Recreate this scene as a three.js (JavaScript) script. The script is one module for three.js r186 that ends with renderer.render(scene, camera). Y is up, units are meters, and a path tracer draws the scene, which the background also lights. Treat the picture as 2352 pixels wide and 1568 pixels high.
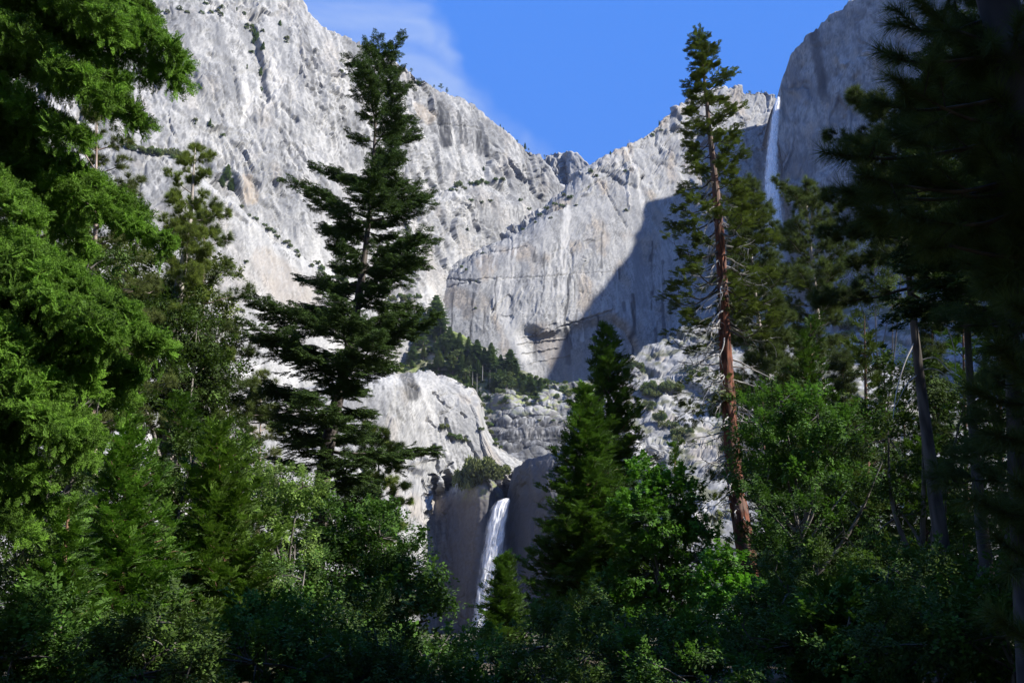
import * as THREE from 'three';
import { mergeGeometries } from 'three/addons/utils/BufferGeometryUtils.js';

// ---------------------------------------------------------------- camera, sky, sun, exposure
const scene = new THREE.Scene();
const PITCH = THREE.MathUtils.degToRad(20), FOCAL = 1829, CP = Math.cos(PITCH), SP = Math.sin(PITCH), EYE = 1.7;
const camera = new THREE.PerspectiveCamera(2 * Math.atan(784 / FOCAL) * 180 / Math.PI, 1024 / 682, 0.1, 12000);
camera.position.set(0, EYE, 0);
camera.lookAt(0, EYE + SP, -CP);
const renderer = new THREE.WebGLRenderer({ antialias: true });
renderer.toneMapping = THREE.LinearToneMapping;
renderer.toneMappingExposure = 1.95;
renderer.shadowMap.enabled = true;
const SUN_AZ = THREE.MathUtils.degToRad(71), SUN_EL = THREE.MathUtils.degToRad(39);
const sunDir = new THREE.Vector3(Math.cos(SUN_EL) * Math.sin(SUN_AZ), Math.sin(SUN_EL), Math.cos(SUN_EL) * Math.cos(SUN_AZ));
const sun = new THREE.DirectionalLight(new THREE.Color(1, 0.955, 0.88), 5);
sun.name = 'sun'; sun.position.copy(sunDir).multiplyScalar(3000); sun.target.position.set(0, 0, 0);
sun.castShadow = true; sun.shadow.radius = 1; sun.shadow.mapSize.set(4096, 4096);
Object.assign(sun.shadow.camera, { left: -1500, right: 1500, top: 1500, bottom: -1500, near: 1, far: 6000 });
scene.add(sun, sun.target);

// ---------------------------------------------------------------- numbers
const rng = (seed) => () => { seed = (seed + 0x6d2b79f5) | 0; let t = Math.imul(seed ^ (seed >>> 15), 1 | seed); t = (t + Math.imul(t ^ (t >>> 7), 61 | t)) ^ t; return ((t ^ (t >>> 14)) >>> 0) / 4294967296; };
const lerp = (a, b, t) => a + (b - a) * t, clamp = (x, a = 0, b = 1) => Math.min(b, Math.max(a, x));
const smooth = (a, b, x) => { const t = clamp((x - a) / (b - a)); return t * t * (3 - 2 * t); };
const PERM = new Uint8Array(512); { const r = rng(77); const p = Array.from({ length: 256 }, (_, i) => i); for (let i = 255; i > 0; i--) { const j = Math.floor(r() * (i + 1)); [p[i], p[j]] = [p[j], p[i]]; } for (let i = 0; i < 512; i++) PERM[i] = p[i & 255]; }
const GRAD = new Float32Array(256 * 3); { const r = rng(5); for (let i = 0; i < 256; i++) { const z = r() * 2 - 1, a = r() * 6.2832, q = Math.sqrt(1 - z * z); GRAD.set([q * Math.cos(a), q * Math.sin(a), z], i * 3); } }
function noise(x, y, z) {
  const X = Math.floor(x), Y = Math.floor(y), Z = Math.floor(z); x -= X; y -= Y; z -= Z;
  const u = x * x * x * (x * (x * 6 - 15) + 10), v = y * y * y * (y * (y * 6 - 15) + 10), w = z * z * z * (z * (z * 6 - 15) + 10);
  const g = (i, j, k) => { const h = PERM[PERM[PERM[(X + i) & 255] + ((Y + j) & 255)] + ((Z + k) & 255)] * 3; return GRAD[h] * (x - i) + GRAD[h + 1] * (y - j) + GRAD[h + 2] * (z - k); };
  const a = lerp(lerp(g(0, 0, 0), g(1, 0, 0), u), lerp(g(0, 1, 0), g(1, 1, 0), u), v), b = lerp(lerp(g(0, 0, 1), g(1, 0, 1), u), lerp(g(0, 1, 1), g(1, 1, 1), u), v);
  return lerp(a, b, w) * 1.5;
}
const fbm = (x, y, z, o = 4, g = 0.5) => { let s = 0, a = 1, f = 1; for (let i = 0; i < o; i++) { s += a * noise(x * f + i * 17.3, y * f - i * 9.1, z * f + i * 5.7); a *= g; f *= 2.03; } return s; };
const ridged = (x, y, z) => 1 - 2 * Math.abs(noise(x, y, z));
// cellular: [a random number of the nearest cell, distance to its border]
const cellOut = [0, 0, 0, 0];
function cells(x, y, z) {
  const X = Math.floor(x), Y = Math.floor(y), Z = Math.floor(z); let d1 = 9, d2 = 9, id = 0, ox = 0, oy = 0, oz = 0;
  for (let i = -1; i < 2; i++) for (let j = -1; j < 2; j++) for (let k = -1; k < 2; k++) {
    const h = PERM[PERM[PERM[(X + i) & 255] + ((Y + j) & 255)] + ((Z + k) & 255)];
    const dx = X + i + 0.5 + GRAD[h * 3] * 0.45 - x, dy = Y + j + 0.5 + GRAD[h * 3 + 1] * 0.45 - y, dz = Z + k + 0.5 + GRAD[h * 3 + 2] * 0.45 - z, d = dx * dx + dy * dy + dz * dz;
    if (d < d1) { d2 = d1; d1 = d; id = h; ox = dx; oy = dy; oz = dz; } else if (d < d2) d2 = d;
  }
  cellOut[0] = PERM[id] / 255; cellOut[1] = Math.sqrt(d2) - Math.sqrt(d1); cellOut[2] = PERM[(id + 91) & 255] / 255; { const t = PERM[(id + 37) & 255] * 3; cellOut[3] = GRAD[t] * ox + GRAD[t + 1] * oy + GRAD[t + 2] * oz; }
  return cellOut;
}
const table = (x, t) => { if (x <= t[0][0]) return t[0][1]; for (let i = 1; i < t.length; i++) if (x <= t[i][0]) return lerp(t[i - 1][1], t[i][1], (x - t[i - 1][0]) / (t[i][0] - t[i - 1][0])); return t[t.length - 1][1]; };
const V = (x, y, z) => new THREE.Vector3(x, y, z);
// the place that lies d metres north of the viewpoint in a given direction of view
function at(px, py, d) {
  const x = (px - 1176) / FOCAL, y = (784 - py) / FOCAL, dy = y * CP + SP, dz = CP - y * SP, t = d / dz;
  return V(x * t, EYE + dy * t, -d);
}
const project = (p) => { const f = -p.z * CP + (p.y - EYE) * SP; return [1176 + FOCAL * p.x / f, 784 - FOCAL * ((p.y - EYE) * CP + p.z * SP) / f]; };
const segDist = (x, y, ax, ay, bx, by) => { const dx = bx - ax, dy = by - ay, t = clamp(((x - ax) * dx + (y - ay) * dy) / (dx * dx + dy * dy)); return [Math.hypot(x - ax - dx * t, y - ay - dy * t), t]; };

// ---------------------------------------------------------------- sky: clear mountain blue with thin cirrus
{
  const W = 2048, H = 1024, data = new Float32Array(W * H * 4), k = 1 / renderer.toneMappingExposure;
  for (let j = 0; j < H; j++) {
    const up = ((j + 0.5) / H - 0.5) * Math.PI, y = Math.sin(up), c = Math.cos(up);
    for (let i = 0; i < W; i++) {
      const az = ((i + 0.5) / W - 0.5) * 2 * Math.PI, x = Math.cos(az) * c, z = Math.sin(az) * c;
      const e = clamp(y), toSun = Math.max(0, x * sunDir.x + y * sunDir.y + z * sunDir.z);
      const hz = Math.pow(1 - e, 4), glow = 0.12 * Math.pow(toSun, 8);
      let r = 0.082 + 0.13 * hz + glow, g = 0.28 + 0.16 * hz + glow, b = 0.92 - 0.06 * hz + glow * 0.7;
      if (y > 0.02) {
        // a flat layer of high cloud, 9 km up
        const cx = x / (y + 0.08), cz = z / (y + 0.08), wx = fbm(cx * 1.3, cz * 1.3, 2, 3) * 0.35;
        const a = cx * 0.75 + cz * 0.66 + wx, b2 = -cx * 0.66 + cz * 0.75;
        let d = 0.42 + 0.55 * fbm(a * 5, b2 * 1.7, 4, 6, 0.6) + 0.22 * fbm(a * 12 + 2 * b2, b2 * 4, 9, 5, 0.65);
        let m = 0.9 * smooth(0.12, 0.75, fbm(cx * 0.45 + 3.1, cz * 0.45 + 1.7, 8, 3));
        // the plume above the west ridge
        if (z < 0) {
          const f = CP * -z + SP * y, px = 1176 + FOCAL * x / f, py = 784 - FOCAL * (CP * y + SP * z) / f;
          if (f > 0.3) {
            const edge = table(py, [[-900, 560], [-400, 820], [-100, 960], [0, 1000], [100, 1035], [200, 1095], [280, 1170], [330, 1250], [420, 1330]]) + fbm(px / 90, py / 90, 1.5, 4) * 30;
            m = Math.max(m * smooth(500, 1300, Math.hypot(px - 1500, py - 400)), (1 - smooth(edge - 45, edge + 25, px)) * smooth(edge - 900, edge - 250, px) * smooth(500, 200, py) * smooth(-1400, -500, py) * 1.05);
          }
        }
        const cl = clamp(d * m) * smooth(0.02, 0.12, y) * 0.5;
        r = lerp(r, 0.72, cl); g = lerp(g, 0.84, cl); b = lerp(b, 1.0, cl);
      } else { const q = smooth(0.02, -0.15, y); r = lerp(r, 0.12, q); g = lerp(g, 0.12, q); b = lerp(b, 0.1, q); }
      data.set([r * k, g * k, b * k, 1], (j * W + i) * 4);
    }
  }
  const tex = new THREE.DataTexture(data, W, H, THREE.RGBAFormat, THREE.FloatType);
  tex.mapping = THREE.EquirectangularReflectionMapping; tex.magFilter = THREE.LinearFilter; tex.needsUpdate = true;
  scene.background = tex; scene.environment = tex;
}

// ---------------------------------------------------------------- building blocks
const taken = new Map();
const numbered = (name) => { const n = taken.get(name) || 0; taken.set(name, n + 1); return n ? name + '_' + String(n).padStart(3, '0') : name; };
const shade = (o) => { o.castShadow = o.receiveShadow = true; return o; };
function structure(name, geometry, material) { const m = shade(new THREE.Mesh(geometry, material)); m.name = numbered(name); m.userData = { kind: 'structure' }; scene.add(m); return m; }
function tag(o, label, category, group) { o.userData.label = label; o.userData.category = category; if (group) o.userData.group = group; return o; }
function part(name, geometry, material, parent, stuff) { const m = shade(new THREE.Mesh(geometry, material)); m.name = name; if (stuff) m.userData.kind = 'stuff'; parent.add(m); return m; }
const rough = (o) => new THREE.MeshStandardMaterial({ roughness: 0.95, metalness: 0, ...o });
const leafy = (r, g, b, t = 0.35) => new THREE.MeshPhysicalMaterial({ color: new THREE.Color().setRGB(r, g, b), roughness: 0.97, transmission: t, thickness: 0, specularIntensity: 0.35, side: THREE.DoubleSide });

// ---------------------------------------------------------------- granite
const graniteMat = rough({ vertexColors: true, color: 0xffffff });
// A sheet of rock between two curves, displaced by its relief and folded back over its rim so that it has depth.
function rockSheet(name, { x0, x1, nx, ny, top, bottom, depth, relief, color, back = [4, 12, 35, 90, 200], drop = [0.5, 0, -4, -25, -80] }) {
  const nb = back.length, rows = ny + 1 + nb, cols = nx + 1, base = new Float32Array(rows * cols * 3), keep = [];
  for (let j = 0; j <= ny; j++) for (let i = 0; i <= nx; i++) {
    const px = lerp(x0, x1, i / nx), yt = top(px), yb = bottom(px), py = lerp(yb, yt, j / ny), p = at(px, py, depth(px, py));
    p.toArray(base, (j * cols + i) * 3);
  }
  for (let k = 0; k < nb; k++) for (let i = 0; i <= nx; i++) {
    const o = (ny * cols + i) * 3, l = Math.hypot(base[o], base[o + 2]), q = ((ny + 1 + k) * cols + i) * 3;
    base[q] = base[o] * (1 + back[k] / l); base[q + 1] = base[o + 1] + drop[k]; base[q + 2] = base[o + 2] * (1 + back[k] / l);
  }
  const g = new THREE.BufferGeometry(), idx = new Uint32Array((rows - 1) * nx * 6);
  let q = 0;
  for (let j = 0; j < rows - 1; j++) for (let i = 0; i < nx; i++) { const a = j * cols + i, b = a + 1, c = a + cols, d = c + 1; idx.set([a, b, d, a, d, c], q); q += 6; }
  g.setAttribute('position', new THREE.BufferAttribute(base, 3)); g.setIndex(new THREE.BufferAttribute(idx, 1));
  // smooth normals of the undisplaced surface
  g.computeVertexNormals();
  const N = g.attributes.normal.array, P = base.slice(), C = new Float32Array(rows * cols * 3), rgb = [0, 0, 0], p = V(0, 0, 0);
  for (let j = 0; j < rows; j++) for (let i = 0; i <= nx; i++) {
    const o = (j * cols + i) * 3, px = lerp(x0, x1, i / nx), yt = top(px), py = j <= ny ? lerp(bottom(px), yt, j / ny) : yt;
    p.fromArray(base, o);
    const r = relief(p, px, py);
    for (let c = 0; c < 3; c++) P[o + c] = base[o + c] + N[o + c] * r;
    color(p, px, py, rgb, r); C.set(rgb, o);
  }
  g.setAttribute('position', new THREE.BufferAttribute(P, 3)); g.setAttribute('color', new THREE.BufferAttribute(C, 3));
  g.computeVertexNormals();
  const mesh = structure(name, g, graniteMat);
  // the place on the finished rock in a given direction of view
  mesh.at = (px, py) => { const i = clamp(Math.round((px - x0) / (x1 - x0) * nx), 0, nx), yb = bottom(px), j = clamp(Math.round((py - yb) / (top(px) - yb) * ny), 0, ny); return V(0, 0, 0).fromArray(P, (j * cols + i) * 3); };
  return mesh;
}
// fractured granite: big joints, exfoliation flakes, flutes and grain; lean tips the joints
function granite(p, { big = 10, flake = 4, chip = 1.2, flute = 1.6, fine = 0.5, tip = 0.25, seed = 0, joint = 1 }) {
  const x = p.x + p.y * tip, y = p.y, z = p.z, w = fbm(x / 60 + seed, y / 60, z / 60, 3) * 0.7;
  let r = fbm(x / 150 + seed, y / 220, z / 150, 3) * big;
  const rough1 = smooth(-0.15, 0.5, fbm(x / 90, y / 110 + seed, z / 90, 2));
  let c = cells(x / 40 + w + seed, y / 85 + w, z / 40); r += ((c[0] - 0.5) * 0.9 + c[3] * 1.5) * flake * 1.6 * (0.2 + rough1) - (c[1] < 0.035 ? joint * flake * 0.4 : 0);
  c = cells(x / 12 + w * 2, y / 62 + w * 2 + seed, z / 12 + w); r += ((c[0] - 0.5) * 0.5 + c[3] * 1.1) * flake * 0.9 * (0.15 + rough1) + (c[1] < 0.05 ? -joint * chip * 0.8 * rough1 : 0);
  c = cells(x / 4.5 + w * 3, y / 26 + seed, z / 4.5); r += ((c[0] - 0.5) * 0.35 + c[3] * 0.9) * chip * (0.15 + rough1);
  c = cells(x / 2.2 + w * 5, y / 11 + seed, z / 2.2 + w); r += c[3] * chip * 0.4 * (0.3 + rough1);
  r += ridged(x / 17 + w, y / 150, z / 17 + seed) * flute + ridged(x / 6, y / 60 + seed, z / 6) * flute * 0.3;
  r += fbm(x / 5, y / 8, z / 5 + seed, 3, 0.7) * fine;
  return r;
}
const MIX = (o, c, t) => { o[0] = lerp(o[0], c[0], t); o[1] = lerp(o[1], c[1], t); o[2] = lerp(o[2], c[2], t); };
const GREY = [0.292, 0.29, 0.283], PALE = [0.375, 0.37, 0.357], SLATE = [0.15, 0.153, 0.158], TAN = [0.3, 0.255, 0.205], STREAK = [0.03, 0.031, 0.033], LICHEN = [0.1, 0.099, 0.093], WHITE = [0.42, 0.41, 0.39];
function graniteColor(p, o, { streak = 0.5, tan = 0.5, slate = 0.5, seed = 0, pale = 0.5 }) {
  const x = p.x, y = p.y, z = p.z;
  o[0] = GREY[0]; o[1] = GREY[1]; o[2] = GREY[2];
  MIX(o, PALE, pale * smooth(-0.3, 0.5, fbm(x / 45 + seed, y / 60, z / 45, 4)));
  MIX(o, SLATE, slate * smooth(0.0, 0.55, fbm(x / 70, y / 90 + seed, z / 70, 5, 0.6)));
  MIX(o, TAN, tan * smooth(0.1, 0.6, fbm(x / 38 + 9, y / 60, z / 38 + seed, 3)));
  const zone = smooth(0.0, 0.5, fbm(x / 60, y / 120, z / 60 + 31 + seed, 2));
  MIX(o, STREAK, streak * zone * smooth(0.1, 0.45, noise(x / 2.8 + seed, y / 70, z / 2.8) + 0.5 * noise(x / 1.2, y / 30, z / 1.2)));
  MIX(o, WHITE, 0.5 * smooth(0.3, 0.6, noise(x / 4 - seed, y / 55, z / 4)) * smooth(0, 0.4, noise(x / 50 + 5, y / 50, z / 50)));
  MIX(o, SLATE, (0.25 + slate * 0.6) * smooth(-0.1, 0.45, fbm(x / 9 + seed + y * 0.02, y / 24, z / 9, 4, 0.65)));
  MIX(o, LICHEN, 0.7 * smooth(0.08, 0.5, fbm(x / 2.4 + y * 0.12, y / 9, z / 2.4 + seed, 3, 0.7)) * smooth(-0.35, 0.3, noise(x / 30, y / 30, z / 30 + seed)));
  const k = 1 + 0.28 * fbm(x / 1.7, y / 2.4, z / 1.7, 2, 0.8); o[0] *= k; o[1] *= k; o[2] *= k;
}
const crack = (px, py, list) => { let s = 0; for (const [ax, ay, bx, by, w, d] of list) { const [e] = segDist(px + 4 * noise(px / 9, py / 9, 3), py + 4 * noise(px / 9, py / 9, 7), ax, ay, bx, by); s += d * 0.7 * (1 - smooth(w * 0.2, w * 0.62, e)); } return s; };
const stain = (px, py, p, o, list) => { for (const [ax, ay, bx, by, w0, w1, col, t] of list) { const [e, s] = segDist(px + 5 * noise(p.x / 6, p.y / 30, p.z / 6), py, ax, ay, bx, by), w = lerp(w0, w1, s) * 1.25; MIX(o, col, Math.min(1, t * 1.25) * (1 - smooth(w * 0.55, w, e)) * clamp(0.92 + 0.8 * noise(p.x / 2.4, p.y / 40, p.z / 2.4))); } };

// west wall: the long sunlit face that runs back to the notch
const westTop = (px) => table(px, [[-500, -260], [0, -190], [300, -90], [520, -45], [640, -25], [690, -5], [712, 30], [740, 62], [790, 88], [850, 112], [905, 138], [950, 168], [1010, 206], [1080, 248], [1120, 280], [1160, 308], [1200, 338], [1240, 362], [1262, 385], [1285, 425], [1340, 480]]) + 5 * noise(px / 14, 1, 1) + 3 * noise(px / 5, 2, 1);
const westDepth = (px, py) => {
  let d = table(px, [[-500, 370], [0, 440], [400, 540], [700, 665], [950, 830], [1200, 1010], [1340, 1110]]);
  const k = table(px, [[0, 0.17], [700, 0.13], [1200, 0.1]]);
  d += py < 1000 ? (1000 - py) * k : -(py - 1000) * 0.3;
  // the lower slab stands in front of the wall along a slanting bushy edge
  const edge = table(px, [[250, 330], [430, 372], [540, 480], [620, 560], [690, 603], [760, 640], [830, 700], [900, 760], [960, 800]]) + 10 * noise(px / 40, 3, 3);
  d += 14 * smooth(edge + 6, edge - 5, py) * smooth(240, 300, px) * smooth(980, 900, px);
  const ledge = table(px, [[960, 440], [1100, 425], [1200, 455], [1285, 520]]);
  d += 22 * smooth(ledge + 30, ledge - 5, py) * smooth(900, 1000, px);
  return d;
};
const westCracks = [[575, 40, 612, 230, 16, -9], [600, 225, 596, 300, 9, -5], [915, 282, 968, 279, 4, -5], [968, 279, 1100, 300, 3, -3], [640, 300, 690, 400, 7, -4], [675, 330, 770, 470, 6, -5], [470, 132, 490, 137, 3, -5], [305, 195, 360, 212, 4, -4], [385, 270, 405, 330, 3, -4], [645, 245, 680, 278, 12, -6], [605, 440, 620, 452, 5, -4], [1120, 330, 1190, 400, 5, -4], [990, 235, 1010, 330, 5, -2], [680, 40, 700, 180, 6, 3], [530, 160, 545, 250, 7, -4], [760, 200, 800, 330, 5, -3], [535, 500, 560, 520, 6, -5], [720, 120, 735, 300, 5, -2], [500, 300, 530, 420, 4, -3], [860, 330, 900, 420, 5, -3], [1040, 330, 1060, 400, 5, -3]];
{ const r = rng(66); for (let i = 0; i < 34; i++) { const x = lerp(560, 1240, r()), y = westTop(x) + lerp(20, 330, r()), l = lerp(30, 120, r()); westCracks.push([x, y, x + l * (0.05 + 0.3 * r()), y + l, lerp(2, 3.6, r()), -lerp(1.2, 3.2, r())]); } for (let i = 0; i < 16; i++) { const x = lerp(330, 700, r()), y = lerp(150, 650, r()), l = lerp(20, 80, r()); westCracks.push([x, y, x + l * (r() - 0.2), y + l * (0.4 + 0.6 * r()), lerp(2, 3.4, r()), -lerp(1, 2.6, r())]); } }
const westStains = [[1008, 240, 1022, 330, 8, 12, STREAK, 0.8], [1025, 255, 1030, 335, 4, 5, STREAK, 0.7], [1094, 310, 1098, 352, 6, 7, STREAK, 0.75], [985, 240, 1000, 300, 5, 4, STREAK, 0.5], [1045, 260, 1058, 330, 3, 4, STREAK, 0.7], [1062, 275, 1068, 335, 2.5, 3, STREAK, 0.7], [1110, 320, 1114, 360, 3, 3, STREAK, 0.6], [700, 60, 715, 220, 3, 5, STREAK, 0.45], [660, 180, 668, 300, 3, 4, STREAK, 0.4], [740, 130, 752, 280, 3, 4, SLATE, 0.7], [810, 140, 822, 330, 3, 5, SLATE, 0.8], [640, 60, 650, 160, 5, 6, SLATE, 0.7], [480, 60, 540, 200, 12, 20, SLATE, 0.6], [420, 100, 470, 250, 10, 18, SLATE, 0.45], [620, 140, 640, 190, 9, 16, WHITE, 0.8], [555, 195, 572, 260, 6, 8, WHITE, 0.8], [560, 250, 556, 280, 6, 7, WHITE, 0.8], [960, 245, 990, 268, 14, 14, TAN, 0.5], [560, 420, 570, 460, 14, 18, TAN, 0.7], [600, 600, 680, 690, 30, 50, TAN, 0.35], [870, 560, 890, 640, 20, 26, WHITE, 0.7]];
const westWall = rockSheet('cliff', {
  x0: -420, x1: 1330, nx: 700, ny: 540, top: westTop, bottom: () => 1470, depth: westDepth,
  relief: (p, px, py) => {
    const face = smooth(700, 860, px) * smooth(470, 380, py), slab = smooth(430, 620, py) * smooth(980, 800, px);
    return granite(p, { big: lerp(9, 6, slab), flake: lerp(3.1, 1.1, slab), chip: lerp(1.7, 0.6, slab), flute: lerp(1.4, 2.8, face), fine: lerp(0.5, 0.22, slab), tip: 0.3, seed: 1.5, joint: lerp(1, 0.4, slab) }) + crack(px, py, westCracks);
  },
  color: (p, px, py, o) => { const slab = smooth(430, 620, py); graniteColor(p, o, { streak: lerp(0.8, 0.3, slab), tan: 0.25, slate: lerp(0.8, 0.3, slab), pale: lerp(0.7, 1, slab), seed: 2 }); stain(px, py, p, o, westStains); },
});
// the split knob in the notch
const knobTop = (px) => table(px, [[1215, 470], [1240, 400], [1256, 356], [1275, 348], [1288, 352], [1303, 346], [1325, 352], [1345, 372], [1375, 400], [1420, 470]]) + 3 * noise(px / 6, 5, 1);
rockSheet('cliff', {
  x0: 1215, x1: 1420, nx: 110, ny: 80, top: knobTop, bottom: () => 520, depth: (px, py) => 1210 + (470 - py) * 0.15 + 14 * (1 - smooth(3, 9, Math.abs(px - 1297 - (py - 400) * 0.1))) - 10 * smooth(1297, 1310, px),
  relief: (p) => granite(p, { big: 5, flake: 6, chip: 1.8, flute: 2.4, fine: 0.7, seed: 6 }), color: (p, px, py, o) => { graniteColor(p, o, { streak: 0.4, tan: 0.8, slate: 0.7, seed: 7 }); },
});
// central dome and the wall behind the upper fall
let dome;
const domeTop = (px) => table(px, [[905, 800], [940, 735], [960, 705], [985, 672], [1040, 612], [1130, 560], [1180, 527], [1230, 490], [1300, 432], [1350, 388], [1380, 368], [1420, 345], [1470, 318], [1500, 300], [1530, 265], [1560, 243], [1600, 215], [1640, 205], [1680, 203], [1700, 200], [1712, 214], [1740, 211], [1760, 208], [1775, 214], [1788, 228], [1796, 236], [1850, 250]]) + 4 * noise(px / 11, 8, 1) + 3 * noise(px / 4, 9, 2);
const domeDepth = (px, py) => {
  let d = table(px, [[905, 905], [985, 900], [1100, 893], [1250, 905], [1400, 940], [1550, 990], [1700, 1040], [1850, 1070]]);
  const t = domeTop(px);
  d += (880 - py) * 0.1 + 70 * Math.pow(clamp((560 - py) / 320), 1.6) + 34 * Math.exp(-Math.max(0, py - t) / 16) * smooth(1450, 1250, px);
  // arched alcove at the foot
  const arch = table(px, [[1165, 900], [1172, 750], [1200, 742], [1277, 752], [1340, 728], [1405, 712], [1440, 740], [1470, 800], [1500, 900]]) + 5 * noise(px / 20, py / 60, 3);
  d += 15 * smooth(arch - 2, arch + 34, py) * smooth(1168, 1215, px - (py - 750) * 0.35) * smooth(1500, 1420, px);
  return d;
};
const domeCracks = [[1117, 641, 1434, 623, 2.6, -1.5], [960, 680, 1117, 641, 3, -2], [1020, 610, 1210, 563, 3, -2], [1277, 756, 1407, 712, 4, -5], [1000, 640, 1100, 650, 4, -4], [1180, 520, 1300, 470, 5, -5], [1336, 592, 1346, 596, 4, -3], [1200, 775, 1290, 752, 4, 3], [1190, 790, 1300, 776, 3, 3], [1200, 812, 1280, 798, 4, 3], [1215, 834, 1310, 815, 3, 2], [1430, 330, 1445, 480, 5, 4], [1380, 420, 1440, 520, 5, -4], [1340, 440, 1400, 400, 6, -5]];
const domeStains = [[1303, 478, 1296, 625, 11, 7, WHITE, 0.95], [1307, 630, 1300, 740, 2.5, 4, STREAK, 0.7], [1300, 745, 1308, 830, 5, 8, STREAK, 0.9], [1312, 745, 1312, 800, 2, 3, STREAK, 0.8], [1362, 770, 1366, 810, 3, 3, STREAK, 0.85], [1450, 680, 1454, 815, 5, 4, STREAK, 0.9], [1465, 540, 1470, 700, 8, 14, SLATE, 0.6], [1520, 600, 1522, 790, 3, 3, STREAK, 0.6], [1185, 560, 1178, 640, 3, 3, WHITE, 0.8], [1140, 650, 1130, 720, 6, 6, WHITE, 0.5], [1240, 770, 1330, 850, 30, 40, [0.24, 0.2, 0.165], 0.4], [1150, 700, 1200, 820, 20, 12, PALE, 0.8], [1440, 340, 1480, 480, 4, 5, WHITE, 0.7], [1415, 370, 1450, 470, 4, 4, WHITE, 0.6]];
{ const r = rng(91); for (let i = 0; i < 60; i++) { const x = lerp(1040, 1560, r()), y = lerp(500, 760, r()), l = lerp(20, 110, r()), c = r(); domeStains.push([x, y, x - l * 0.05, y + l, lerp(1.2, 2.4, r()), lerp(1.4, 4, r()), c < 0.45 ? STREAK : c < 0.7 ? SLATE : WHITE, lerp(0.35, 0.8, r())]); } }
dome = rockSheet('cliff', {
  x0: 905, x1: 1850, nx: 480, ny: 400, top: domeTop, bottom: (px) => 905, depth: domeDepth,
  relief: (p, px, py) => { const crag = Math.max(smooth(500, 400, py), smooth(40, 0, py - domeTop(px))); return granite(p, { big: 6, flake: lerp(0.5, 4.6, crag), chip: lerp(0.8, 1.6, crag), flute: lerp(0.7, 1.7, crag), fine: lerp(0.3, 0.5, crag), tip: -0.25, seed: 11, joint: crag }) + crack(px, py, domeCracks); },
  color: (p, px, py, o) => { graniteColor(p, o, { streak: 0.35, tan: 0.75, slate: 0.45, pale: 0.35, seed: 12 }); stain(px, py, p, o, domeStains); },
});
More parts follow.
